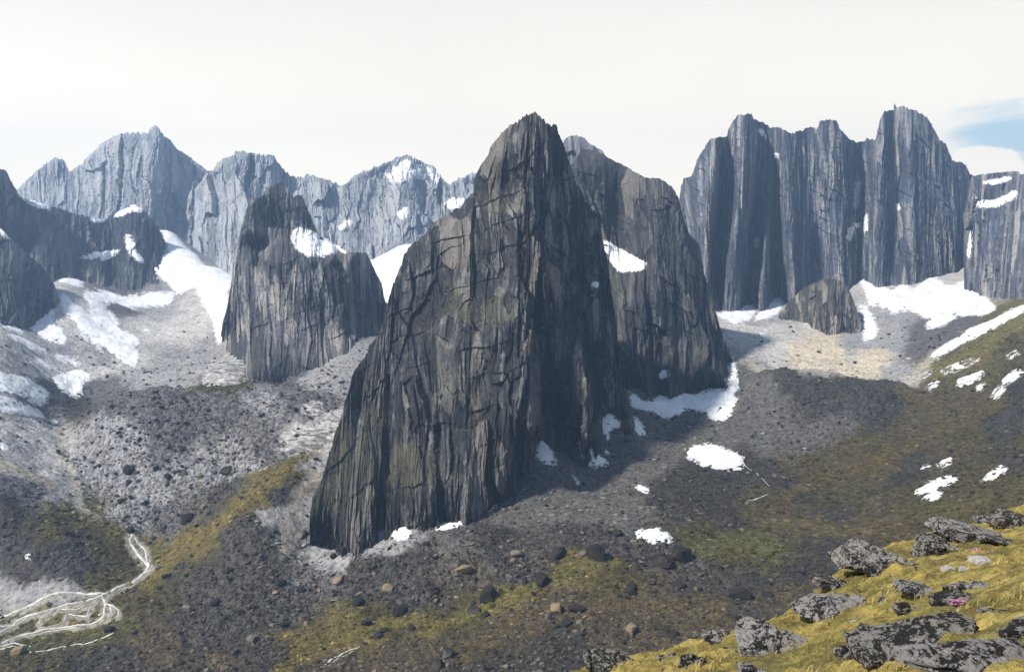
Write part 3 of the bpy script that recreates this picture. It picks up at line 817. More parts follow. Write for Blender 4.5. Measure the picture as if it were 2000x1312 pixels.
# the great dark pyramid in the middle
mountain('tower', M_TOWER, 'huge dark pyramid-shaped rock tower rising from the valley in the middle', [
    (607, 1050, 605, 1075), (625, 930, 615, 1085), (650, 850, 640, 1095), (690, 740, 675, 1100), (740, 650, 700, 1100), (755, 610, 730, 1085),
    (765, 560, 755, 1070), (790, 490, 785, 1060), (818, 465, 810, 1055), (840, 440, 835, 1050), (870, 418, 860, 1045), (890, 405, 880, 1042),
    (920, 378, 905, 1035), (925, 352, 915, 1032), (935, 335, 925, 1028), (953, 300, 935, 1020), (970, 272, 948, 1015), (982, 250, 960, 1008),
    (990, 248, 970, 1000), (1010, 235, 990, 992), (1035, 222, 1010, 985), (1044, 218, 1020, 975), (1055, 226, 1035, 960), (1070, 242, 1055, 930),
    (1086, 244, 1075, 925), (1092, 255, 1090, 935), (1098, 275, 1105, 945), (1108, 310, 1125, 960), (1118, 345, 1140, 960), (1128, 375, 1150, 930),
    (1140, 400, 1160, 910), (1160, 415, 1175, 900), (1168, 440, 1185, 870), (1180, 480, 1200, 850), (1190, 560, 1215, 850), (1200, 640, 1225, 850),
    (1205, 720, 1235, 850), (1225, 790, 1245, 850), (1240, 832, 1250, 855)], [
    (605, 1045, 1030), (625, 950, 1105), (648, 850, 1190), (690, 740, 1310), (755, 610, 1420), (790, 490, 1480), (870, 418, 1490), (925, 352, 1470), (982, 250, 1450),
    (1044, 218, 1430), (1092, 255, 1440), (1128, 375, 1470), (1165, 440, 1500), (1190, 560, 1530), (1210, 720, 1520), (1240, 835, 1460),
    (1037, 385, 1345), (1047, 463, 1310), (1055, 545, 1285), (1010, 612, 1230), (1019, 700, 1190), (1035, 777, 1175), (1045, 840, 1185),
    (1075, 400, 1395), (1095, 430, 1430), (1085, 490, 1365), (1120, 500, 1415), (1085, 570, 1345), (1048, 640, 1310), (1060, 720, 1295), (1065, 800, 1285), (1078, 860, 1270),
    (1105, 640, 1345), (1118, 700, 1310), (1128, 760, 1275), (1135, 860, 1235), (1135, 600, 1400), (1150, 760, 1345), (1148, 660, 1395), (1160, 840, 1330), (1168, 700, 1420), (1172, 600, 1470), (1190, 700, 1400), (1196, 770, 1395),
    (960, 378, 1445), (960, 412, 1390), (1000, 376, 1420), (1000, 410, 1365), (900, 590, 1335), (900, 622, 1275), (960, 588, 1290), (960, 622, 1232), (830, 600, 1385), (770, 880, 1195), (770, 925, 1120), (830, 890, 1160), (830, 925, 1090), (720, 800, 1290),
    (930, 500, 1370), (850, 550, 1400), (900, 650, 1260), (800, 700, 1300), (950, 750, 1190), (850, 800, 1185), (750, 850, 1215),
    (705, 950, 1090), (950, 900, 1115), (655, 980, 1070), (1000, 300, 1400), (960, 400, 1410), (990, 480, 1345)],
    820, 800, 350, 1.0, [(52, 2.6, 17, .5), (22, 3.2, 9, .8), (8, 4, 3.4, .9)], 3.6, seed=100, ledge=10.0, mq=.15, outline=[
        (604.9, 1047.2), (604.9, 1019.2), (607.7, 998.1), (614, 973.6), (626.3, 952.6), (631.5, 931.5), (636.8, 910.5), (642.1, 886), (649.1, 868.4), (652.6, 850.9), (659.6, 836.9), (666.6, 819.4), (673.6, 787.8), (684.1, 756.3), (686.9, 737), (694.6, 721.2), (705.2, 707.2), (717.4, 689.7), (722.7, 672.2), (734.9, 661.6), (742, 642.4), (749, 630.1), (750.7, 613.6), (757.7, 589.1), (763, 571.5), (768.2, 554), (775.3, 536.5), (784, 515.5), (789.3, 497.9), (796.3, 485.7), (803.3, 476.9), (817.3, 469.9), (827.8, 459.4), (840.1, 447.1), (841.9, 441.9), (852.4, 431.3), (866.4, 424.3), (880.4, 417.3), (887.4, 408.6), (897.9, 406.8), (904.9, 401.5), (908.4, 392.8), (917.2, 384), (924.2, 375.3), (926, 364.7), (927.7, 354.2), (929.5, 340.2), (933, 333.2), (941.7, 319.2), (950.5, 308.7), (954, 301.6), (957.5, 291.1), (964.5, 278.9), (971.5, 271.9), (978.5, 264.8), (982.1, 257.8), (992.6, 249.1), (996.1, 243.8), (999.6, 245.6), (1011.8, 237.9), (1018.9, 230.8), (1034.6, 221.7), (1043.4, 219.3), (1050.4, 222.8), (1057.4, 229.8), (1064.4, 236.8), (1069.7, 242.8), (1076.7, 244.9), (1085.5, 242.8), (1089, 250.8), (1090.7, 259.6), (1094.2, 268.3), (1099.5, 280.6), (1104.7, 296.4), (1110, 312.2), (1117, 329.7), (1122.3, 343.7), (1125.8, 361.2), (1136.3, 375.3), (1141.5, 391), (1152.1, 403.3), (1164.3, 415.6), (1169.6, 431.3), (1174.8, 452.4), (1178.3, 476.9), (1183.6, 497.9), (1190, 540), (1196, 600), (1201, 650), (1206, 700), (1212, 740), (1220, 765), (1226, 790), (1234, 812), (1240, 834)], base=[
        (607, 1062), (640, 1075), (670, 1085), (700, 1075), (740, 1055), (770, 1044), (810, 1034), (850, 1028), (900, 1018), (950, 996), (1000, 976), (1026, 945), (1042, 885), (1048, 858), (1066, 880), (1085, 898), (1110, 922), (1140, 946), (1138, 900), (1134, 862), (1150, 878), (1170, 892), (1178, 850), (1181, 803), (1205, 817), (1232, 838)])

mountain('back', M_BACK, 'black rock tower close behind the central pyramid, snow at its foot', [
    (1105, 330, 1150, 830), (1118, 318, 1170, 825), (1140, 290, 1190, 820), (1175, 300, 1215, 815), (1200, 315, 1235, 812), (1230, 330, 1260, 808),
    (1260, 347, 1290, 805), (1285, 348, 1310, 805), (1310, 362, 1335, 800), (1325, 385, 1350, 800), (1335, 430, 1365, 795), (1348, 460, 1380, 790),
    (1365, 475, 1392, 790), (1375, 530, 1400, 785), (1390, 580, 1410, 780), (1410, 650, 1420, 775), (1432, 705, 1435, 770)], [
    (1105, 330, 2100), (1140, 290, 2150), (1230, 330, 2100), (1310, 362, 2050), (1335, 430, 2030), (1375, 530, 2000), (1432, 705, 1900),
    (1180, 800, 1620), (1240, 780, 1650), (1300, 785, 1650), (1350, 770, 1710), (1400, 770, 1770), (1430, 745, 1850), (1300, 480, 1930),
    (1330, 600, 1830), (1290, 650, 1750), (1380, 620, 1880), (1220, 560, 1800), (1215, 500, 1980), (1250, 540, 1800), (1350, 700, 1765),
    (1250, 700, 1680), (1200, 400, 2080), (1330, 520, 1900), (1355, 520, 1960), (1405, 680, 1860), (1250, 400, 2030), (1180, 330, 2090), (1160, 360, 2060)],
    440, 520, 420, 1.0, [(70, 3.0, 20, .5), (28, 3.5, 9, .7), (10, 4, 3.6, .8)], 2.5, seed=200, ledge=7.0, slant=.4, mq=.2, base=[(1225, 765), (1240, 782), (1290, 776), (1340, 769), (1400, 766), (1430, 748)])

mountain('spire', M_WALL, 'small pale grey summit peeping out behind the central pyramid', [
    (1080, 330, 1080, 420), (1092, 292, 1092, 420), (1103, 272, 1103, 420), (1112, 266, 1112, 420), (1126, 265, 1126, 420), (1140, 269, 1140, 420), (1150, 280, 1150, 420),
    (1165, 288, 1165, 420), (1178, 296, 1178, 420), (1195, 330, 1195, 420)], [
    (1080, 330, 2800), (1112, 266, 2900), (1150, 285, 2850), (1190, 310, 2800), (1090, 420, 2600), (1190, 420, 2600), (1130, 350, 2650)],
    160, 140, 300, 1.2, [(80, 3, 20, .5), (36, 4, 10, .7), (16, 4, 4, .8)], 1.5, seed=250)

mountain('wall', M_WALL, 'broad blue-grey rock wall of fluted pillars ending in a domed summit', [
    (1322, 420, 1360, 660), (1330, 365, 1370, 655), (1335, 350, 1374, 655), (1350, 345, 1378, 655), (1356, 330, 1380, 655), (1362, 310, 1382, 655), (1375, 290, 1385, 655), (1388, 270, 1390, 655),
    (1420, 267, 1405, 655), (1422, 255, 1408, 655), (1430, 240, 1415, 655), (1440, 225, 1424, 655), (1468, 222, 1456, 655), (1472, 232, 1462, 655),
    (1490, 240, 1482, 655), (1503, 248, 1500, 655), (1525, 250, 1524, 655), (1545, 262, 1548, 655), (1565, 255, 1570, 655), (1585, 248, 1592, 655), (1598, 250, 1606, 655),
    (1600, 238, 1612, 655), (1612, 233, 1622, 655), (1635, 237, 1642, 655), (1640, 252, 1650, 655), (1660, 272, 1664, 655), (1672, 278, 1674, 655),
    (1690, 275, 1690, 655), (1693, 270, 1694, 655), (1710, 272, 1706, 655), (1720, 230, 1712, 655), (1727, 218, 1720, 655), (1745, 215, 1738, 655), (1747, 202, 1742, 655),
    (1752, 210, 1748, 655), (1765, 208, 1764, 655), (1800, 222, 1806, 655), (1815, 235, 1824, 655), (1828, 260, 1842, 655), (1835, 272, 1850, 655), (1848, 282, 1862, 655),
    (1860, 315, 1876, 655), (1885, 320, 1894, 655), (1895, 340, 1904, 655), (1902, 345, 1912, 655), (1915, 420, 1920, 655)], [
    (1322, 420, 3120), (1330, 365, 3120), (1912, 420, 3480), (1345, 480, 2960), (1370, 640, 2820)],
    860, 520, 600, .85, [(40, 7.0, 7, .5), (17, 8.0, 3.6, .8), (8, 7.0, 1.8, .9)], 3.0, seed=300, mq=.07, vs=.22, swing=.62, ledge=9.0, slant=.5, ribs=[(lambda y: 3060 - .75 * (y - 230), r) for r in [
        [(1352, 345, 70), (1350, 480, 70), (1352, 620, 40)], [(1378, 290, -30), (1365, 400, -40), (1365, 620, -30)], [(1402, 275, -90), (1397, 400, -100), (1380, 500, -95), (1388, 620, -70)],
        [(1420, 272, 60), (1412, 350, 70), (1400, 470, 60), (1392, 540, 30)], [(1454, 228, -130), (1450, 330, -150), (1442, 420, -150), (1428, 520, -130), (1425, 630, -70)],
        [(1487, 250, 20), (1486, 350, 40), (1480, 470, 60), (1466, 560, 40), (1460, 630, 0)], [(1500, 390, -30), (1497, 470, -90), (1490, 560, -110), (1488, 630, -70)],
        [(1505, 260, 30), (1513, 380, 40), (1513, 480, 70), (1516, 610, 50)], [(1524, 290, -20), (1532, 390, -70), (1542, 480, -100), (1552, 560, -90), (1560, 630, -50)],
        [(1566, 270, 18), (1572, 400, 8), (1585, 480, 5)], [(1600, 250, 12), (1606, 400, 22), (1612, 540, 0), (1620, 640, -30)], [(1640, 260, 30), (1645, 400, 26), (1652, 560, -10), (1655, 640, -30)],
        [(1690, 278, 170), (1683, 400, 170), (1676, 480, 130), (1688, 540, 60), (1690, 640, 20)], [(1722, 232, -50), (1722, 300, -80), (1714, 400, -80), (1712, 500, -80), (1716, 630, -50)],
        [(1750, 250, -10), (1748, 360, -20), (1744, 470, -30)], [(1766, 240, -60), (1775, 400, -70), (1770, 620, -70)], [(1802, 230, -30), (1806, 400, -40), (1806, 620, -60)],
        [(1846, 290, 50), (1856, 420, 20), (1860, 620, -10)], [(1872, 330, 110), (1878, 450, 80), (1876, 620, 20)], [(1899, 348, 190), (1896, 450, 190), (1902, 620, 90)]]])

mountain('flank', M_WALL, 'grey rock flank descending at the right of the fluted wall', [
    (1880, 420, 1885, 660), (1897, 350, 1895, 660), (1902, 343, 1900, 660), (1920, 341, 1915, 655), (1940, 338, 1932, 650), (1990, 334, 1960, 640), (1994, 342, 1970, 640),
    (2010, 338, 1985, 635), (2060, 325, 2040, 620), (2150, 330, 2140, 600), (2300, 380, 2300, 590)], [
    (1885, 400, 3050), (1900, 345, 3000), (1990, 335, 2750), (1900, 600, 2680), (1940, 600, 2560), (2000, 570, 2200), (2000, 450, 2450), (2300, 380, 2000), (2300, 560, 1700), (1940, 480, 2650),
    (1940, 370, 2850), (1890, 500, 2950), (2100, 330, 2500), (2100, 560, 1950)],
    330, 330, 500, 1.2, [(70, 4, 16, .5), (30, 5, 8, .7), (12, 5, 4, .8)], 1.5, seed=350)

mountain('knob', M_KNOB, 'low grey and tan rock knob below the fluted wall', [
    (1520, 615, 1522, 650), (1535, 597, 1540, 655), (1545, 585, 1552, 658), (1570, 562, 1572, 660), (1600, 548, 1596, 665), (1620, 545, 1612, 668), (1645, 548, 1640, 672), (1655, 560, 1652, 675),
    (1665, 580, 1666, 678), (1675, 610, 1678, 680), (1685, 640, 1688, 680), (1692, 660, 1694, 680)], [
    (1525, 615, 2600), (1570, 562, 2620), (1620, 545, 2600), (1655, 560, 2600), (1690, 655, 2480), (1605, 590, 2470), (1608, 650, 2420), (1640, 665, 2430), (1670, 660, 2450), (1670, 600, 2540),
    (1545, 630, 2560), (1550, 660, 2480), (1630, 580, 2500), (1580, 600, 2540), (1575, 650, 2490)],
    230, 150, 160, .7, [(36, 2.5, 10, .5), (16, 3, 5, .7), (8, 3, 2, .8)], 1.0, seed=380, mq=.15)

mountain('block', M_MID, 'blocky rock tower with a flat snowy shoulder standing over the left valley', [
    (433, 640, 430, 670), (450, 560, 440, 700), (460, 490, 455, 730), (470, 440, 470, 755), (483, 395, 485, 770), (490, 388, 495, 775), (505, 385, 510, 775), (517, 370, 525, 773),
    (535, 358, 540, 770), (550, 354, 555, 767), (565, 375, 572, 763), (578, 380, 585, 757), (590, 385, 597, 753), (600, 410, 608, 746), (610, 435, 620, 742),
    (618, 450, 632, 735), (630, 470, 645, 730), (660, 483, 665, 722), (680, 488, 685, 716), (700, 492, 705, 708), (715, 492, 722, 698), (730, 520, 735, 680),
    (745, 555, 748, 660), (757, 600, 760, 650)], [
    (433, 640, 2180), (460, 490, 2280), (483, 395, 2300), (550, 354, 2330), (600, 410, 2330), (618, 450, 2335), (660, 483, 2330), (715, 492, 2260), (745, 555, 2230), (757, 600, 2190),
    (492, 395, 2250), (494, 450, 2195), (492, 505, 2150), (484, 560, 2090), (474, 630, 2040), (462, 690, 1990), (462, 560, 2180), (452, 620, 2130),
    (507, 430, 2300), (505, 480, 2290), (503, 505, 2235), (530, 400, 2290), (530, 440, 2285), (560, 400, 2300), (575, 440, 2300),
    (520, 507, 2075), (540, 505, 2040), (570, 505, 2022), (610, 506, 2020), (650, 501, 2035), (690, 497, 2070), (522, 522, 2066), (570, 520, 2014), (610, 522, 2012), (650, 517, 2026), (690, 514, 2062),
    (545, 470, 2210), (565, 452, 2285), (592, 448, 2300), (612, 458, 2305), (580, 480, 2180), (630, 485, 2230), (670, 490, 2210),
    (505, 600, 2030), (515, 650, 1990), (545, 600, 1990), (560, 560, 2000), (600, 600, 1975), (650, 600, 1990), (700, 600, 2070), (730, 560, 2150), (640, 660, 1960), (560, 680, 1930), (700, 650, 2040)],
    460, 470, 380, 1.0, [(45, 4.0, 9, .5), (20, 5.0, 5, .8), (8, 5, 2.4, .9)], 1.2, seed=400, mq=.07, vs=.8, ledge=5.0, outline=[
        (434.6, 629.4), (441.6, 606.6), (446.9, 578.5), (452.2, 547), (455.7, 515.5), (462.7, 480.4), (471.4, 445.4), (480.2, 417.3), (484.4, 396.3), (485.5, 387.5), (492.5, 385.8), (504.7, 386.5), (511.7, 382.3), (522.3, 368.2), (532.8, 363), (541.5, 357.7), (546.8, 352.5), (555.6, 357.7), (560.8, 368.2), (567.8, 378.8), (573.1, 385.8), (581.8, 380.5), (590.6, 382.3), (595.9, 396.3), (602.9, 413.8), (608.1, 427.8), (615.1, 441.9), (620.4, 455.9), (630.9, 464.6), (641.4, 469.9), (659, 480.4), (673, 489.2), (687, 492.7), (701, 493.4), (715, 493), (722, 505), (733, 530), (745, 553), (750, 580), (757, 602)], base=[(430, 655), (445, 690), (480, 738), (500, 745), (560, 742), (620, 718), (680, 690), (720, 660), (757, 622)])

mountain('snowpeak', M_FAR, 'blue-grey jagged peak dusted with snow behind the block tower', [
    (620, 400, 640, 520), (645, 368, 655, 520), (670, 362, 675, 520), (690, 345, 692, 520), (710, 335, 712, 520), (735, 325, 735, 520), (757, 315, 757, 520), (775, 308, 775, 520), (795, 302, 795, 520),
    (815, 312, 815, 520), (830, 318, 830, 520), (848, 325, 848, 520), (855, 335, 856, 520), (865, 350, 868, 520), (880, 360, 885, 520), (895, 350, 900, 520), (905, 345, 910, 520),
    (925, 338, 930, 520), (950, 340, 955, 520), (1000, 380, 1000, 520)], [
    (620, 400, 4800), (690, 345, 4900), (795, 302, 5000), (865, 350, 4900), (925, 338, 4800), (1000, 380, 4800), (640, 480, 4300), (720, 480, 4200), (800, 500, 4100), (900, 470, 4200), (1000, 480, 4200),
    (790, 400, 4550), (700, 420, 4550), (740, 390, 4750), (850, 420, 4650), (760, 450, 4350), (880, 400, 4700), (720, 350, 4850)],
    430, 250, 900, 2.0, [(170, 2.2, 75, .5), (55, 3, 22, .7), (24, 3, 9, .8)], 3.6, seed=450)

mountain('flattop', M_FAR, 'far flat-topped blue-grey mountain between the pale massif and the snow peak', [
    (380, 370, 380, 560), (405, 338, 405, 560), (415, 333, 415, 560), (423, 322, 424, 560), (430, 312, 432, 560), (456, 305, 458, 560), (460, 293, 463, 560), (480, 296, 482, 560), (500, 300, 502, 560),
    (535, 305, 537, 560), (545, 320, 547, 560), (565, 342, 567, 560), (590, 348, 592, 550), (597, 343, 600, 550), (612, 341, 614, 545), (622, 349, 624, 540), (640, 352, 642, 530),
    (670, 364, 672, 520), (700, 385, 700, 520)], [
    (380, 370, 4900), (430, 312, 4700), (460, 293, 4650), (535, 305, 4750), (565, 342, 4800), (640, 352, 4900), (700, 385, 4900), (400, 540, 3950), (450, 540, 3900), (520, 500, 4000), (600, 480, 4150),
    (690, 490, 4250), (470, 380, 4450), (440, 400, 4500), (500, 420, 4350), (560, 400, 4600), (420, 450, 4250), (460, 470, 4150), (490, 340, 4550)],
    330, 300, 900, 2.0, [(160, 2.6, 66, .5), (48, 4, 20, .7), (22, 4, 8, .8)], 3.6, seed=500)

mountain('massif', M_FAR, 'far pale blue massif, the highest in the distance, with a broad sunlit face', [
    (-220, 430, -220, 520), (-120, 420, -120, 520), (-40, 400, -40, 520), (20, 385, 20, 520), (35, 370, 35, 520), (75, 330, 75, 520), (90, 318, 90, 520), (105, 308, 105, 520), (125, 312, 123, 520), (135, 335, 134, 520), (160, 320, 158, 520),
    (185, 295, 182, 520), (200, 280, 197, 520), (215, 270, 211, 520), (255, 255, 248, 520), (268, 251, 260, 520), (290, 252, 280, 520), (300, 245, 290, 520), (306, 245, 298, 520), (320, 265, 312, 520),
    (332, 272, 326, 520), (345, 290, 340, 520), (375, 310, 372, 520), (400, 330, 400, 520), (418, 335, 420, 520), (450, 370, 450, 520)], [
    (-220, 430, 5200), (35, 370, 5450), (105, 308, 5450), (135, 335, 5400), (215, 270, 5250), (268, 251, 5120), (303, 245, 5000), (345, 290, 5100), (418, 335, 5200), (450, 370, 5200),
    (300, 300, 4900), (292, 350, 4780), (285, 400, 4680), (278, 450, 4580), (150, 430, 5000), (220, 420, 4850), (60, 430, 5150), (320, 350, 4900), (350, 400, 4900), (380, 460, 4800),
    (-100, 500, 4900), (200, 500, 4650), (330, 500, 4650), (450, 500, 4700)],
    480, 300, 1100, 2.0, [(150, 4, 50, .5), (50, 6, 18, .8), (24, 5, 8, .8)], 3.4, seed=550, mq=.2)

mountain('ridge', M_RIDGE, 'dark blue ridge with a spiky end across the head of the left valley', [
    (-240, 430, -240, 700), (-120, 380, -120, 690), (-40, 345, -40, 680), (0, 330, 0, 640), (12, 332, 12, 620), (25, 360, 25, 615), (40, 385, 40, 605), (70, 397, 70, 600), (100, 403, 100, 600), (130, 412, 130, 600), (160, 420, 160, 602),
    (185, 430, 185, 602), (205, 428, 205, 602), (225, 413, 224, 602), (240, 410, 240, 602), (265, 402, 262, 602), (282, 410, 280, 602), (300, 430, 300, 602), (315, 455, 318, 602), (325, 480, 332, 602),
    (333, 495, 345, 602), (340, 540, 352, 602)], [
    (-240, 430, 2600), (-120, 380, 2800), (0, 330, 3000), (40, 385, 3250), (130, 412, 3400), (205, 428, 3550), (265, 402, 3600), (300, 430, 3620), (335, 498, 3650), (0, 520, 2620), (100, 530, 2780), (200, 575, 2910),
    (270, 570, 2980), (330, 575, 3020), (285, 460, 3480), (320, 500, 3520), (250, 500, 3280), (235, 440, 3530), (120, 460, 3150), (60, 440, 3000), (-200, 560, 2250), (170, 500, 3130), (40, 470, 2900)],
    420, 330, 500, 1.5, [(90, 2.5, 26, .5), (40, 3, 13, .7), (16, 3, 6, .8)], 3.0, seed=600)

mountain('buttress', M_RIDGE, 'dark rock buttress between snow gullies on the left valley side', [
    (-240, 560, -240, 660), (-120, 500, -120, 650), (0, 450, 0, 630), (30, 475, 25, 640), (60, 500, 45, 640), (85, 525, 65, 630), (103, 550, 90, 615), (115, 580, 112, 612)], [
    (-240, 560, 2100), (-120, 500, 2280), (0, 450, 2450), (60, 500, 2500), (103, 550, 2480), (115, 580, 2450), (-200, 600, 1850), (0, 600, 2120), (50, 612, 2200), (100, 600, 2380), (30, 540, 2280), (60, 560, 2330)],
    260, 210, 250, 1.0, [(60, 2.5, 18, .5), (26, 3, 9, .7), (11, 3, 4, .8)], 2.0, seed=650)

mountain('outcrop', M_RIDGE, 'low dark rock outcrop at the edge of the left snow slope', [
    (-200, 720, -200, 780), (-80, 680, -80, 780), (0, 655, 0, 770), (20, 670, 20, 770), (35, 690, 35, 770), (50, 705, 50, 765), (75, 730, 72, 765), (92, 745, 92, 765)], [
    (-200, 720, 1600), (0, 655, 1880), (50, 705, 1850), (92, 745, 1780), (-200, 760, 1400), (0, 750, 1620), (50, 752, 1690), (20, 700, 1740)],
    200, 120, 120, .6, [(40, 2, 10, .5), (16, 2.5, 5, .7), (7, 2.5, 2, .8)], 1.5, seed=680)

# ------------------------------------------------------------------ snow, bare slabs, river
def drape(name, mat, P, px, py, poly, lift=2.2, rag=5.0, holes=0.0, N=None, drange=None, seed=0, hs=40.0, turn=None, thin=.08):
    """a sheet of snow (or bare slab) lying on a grid surface inside an outline, its edge melting into the ground"""
    poly = np.asarray(poly, float)
    lo, hi = poly.min(0) - 14, poly.max(0) + 14
    m = (px > lo[0]) & (px < hi[0]) & (py > lo[1]) & (py < hi[1])
    if drange:
        m &= (P[..., 1] > drange[0]) & (P[..., 1] < drange[1])
    if not m.any():
        return None
    r = np.nonzero(m.any(1))[0]; c = np.nonzero(m.any(0))[0]
    i0, i1 = max(r[0] - 2, 0), min(r[-1] + 3, P.shape[0]); j0, j1 = max(c[0] - 2, 0), min(c[-1] + 3, P.shape[1])
    Q = P[i0:i1, j0:j1]; qx, qy = px[i0:i1, j0:j1], py[i0:i1, j0:j1]; mm = m[i0:i1, j0:j1]
    wx, wy = qx / 13.0, qy / 8.0
    nx = 2.6 * rag * fbm2(wx, wy, 6, .8, seed + 5); ny = 1.7 * rag * fbm2(wx, wy, 6, .8, seed + 9)
    ins = in_poly(qx + nx, qy + ny, poly) & mm
    if holes > 0:
        if turn is None:
            ins &= fbm2(qx / hs, qy / (hs * .45), 5, .7, seed + 13) > (holes - 1) * .55
        else:                    # melt lines running down the slope
            c, sn = math.cos(turn), math.sin(turn)
            ins &= fbm2((qx * c + qy * sn) / (hs * 1.6), (qy * c - qx * sn) / (hs * .30), 5, .7, seed + 13) > (holes - 1) * .55
    f = blur(ins.astype(float), 1)
    f2 = blur(ins.astype(float), 6)
    h = -.2 + 1.4 * np.clip(f * 1.3, 0, 1) + lift * f2
    if N is None:
        up = np.zeros_like(Q); up[..., 2] = 1
    else:
        up = N[i0:i1, j0:j1].copy(); up[..., 2] += .5
    Q = Q + up * h[..., None]
    f3 = blur(ins.astype(float), 3)
    keep = f3 > 0.02
    fm = keep[:-1, :-1] | keep[:-1, 1:] | keep[1:, 1:] | keep[1:, :-1]
    faces = grid_faces(*Q.shape[:2])[fm.ravel()]
    if len(faces) == 0:
        return None
    used, inv = np.unique(faces, return_inverse=True)
    return mesh_from(name, Q.reshape(-1, 3)[used], inv.reshape(-1, 4), mat, {'depth': (.55 * f3 + .45 * f2).ravel()[used] + thin})


def streak(x0, y0, x1, y1, w):
    dx, dy = x1 - x0, y1 - y0
    L = math.hypot(dx, dy); nx, ny = -dy / L * w / 2, dx / L * w / 2
    return [(x0, y0), (x0 + .25 * dx + nx * .7, y0 + .25 * dy + ny), (x0 + .7 * dx + nx * .9, y0 + .7 * dy + ny * .9), (x1, y1),
            (x0 + .75 * dx - nx * .8, y0 + .75 * dy - ny * .8), (x0 + .3 * dx - nx, y0 + .3 * dy - ny)]


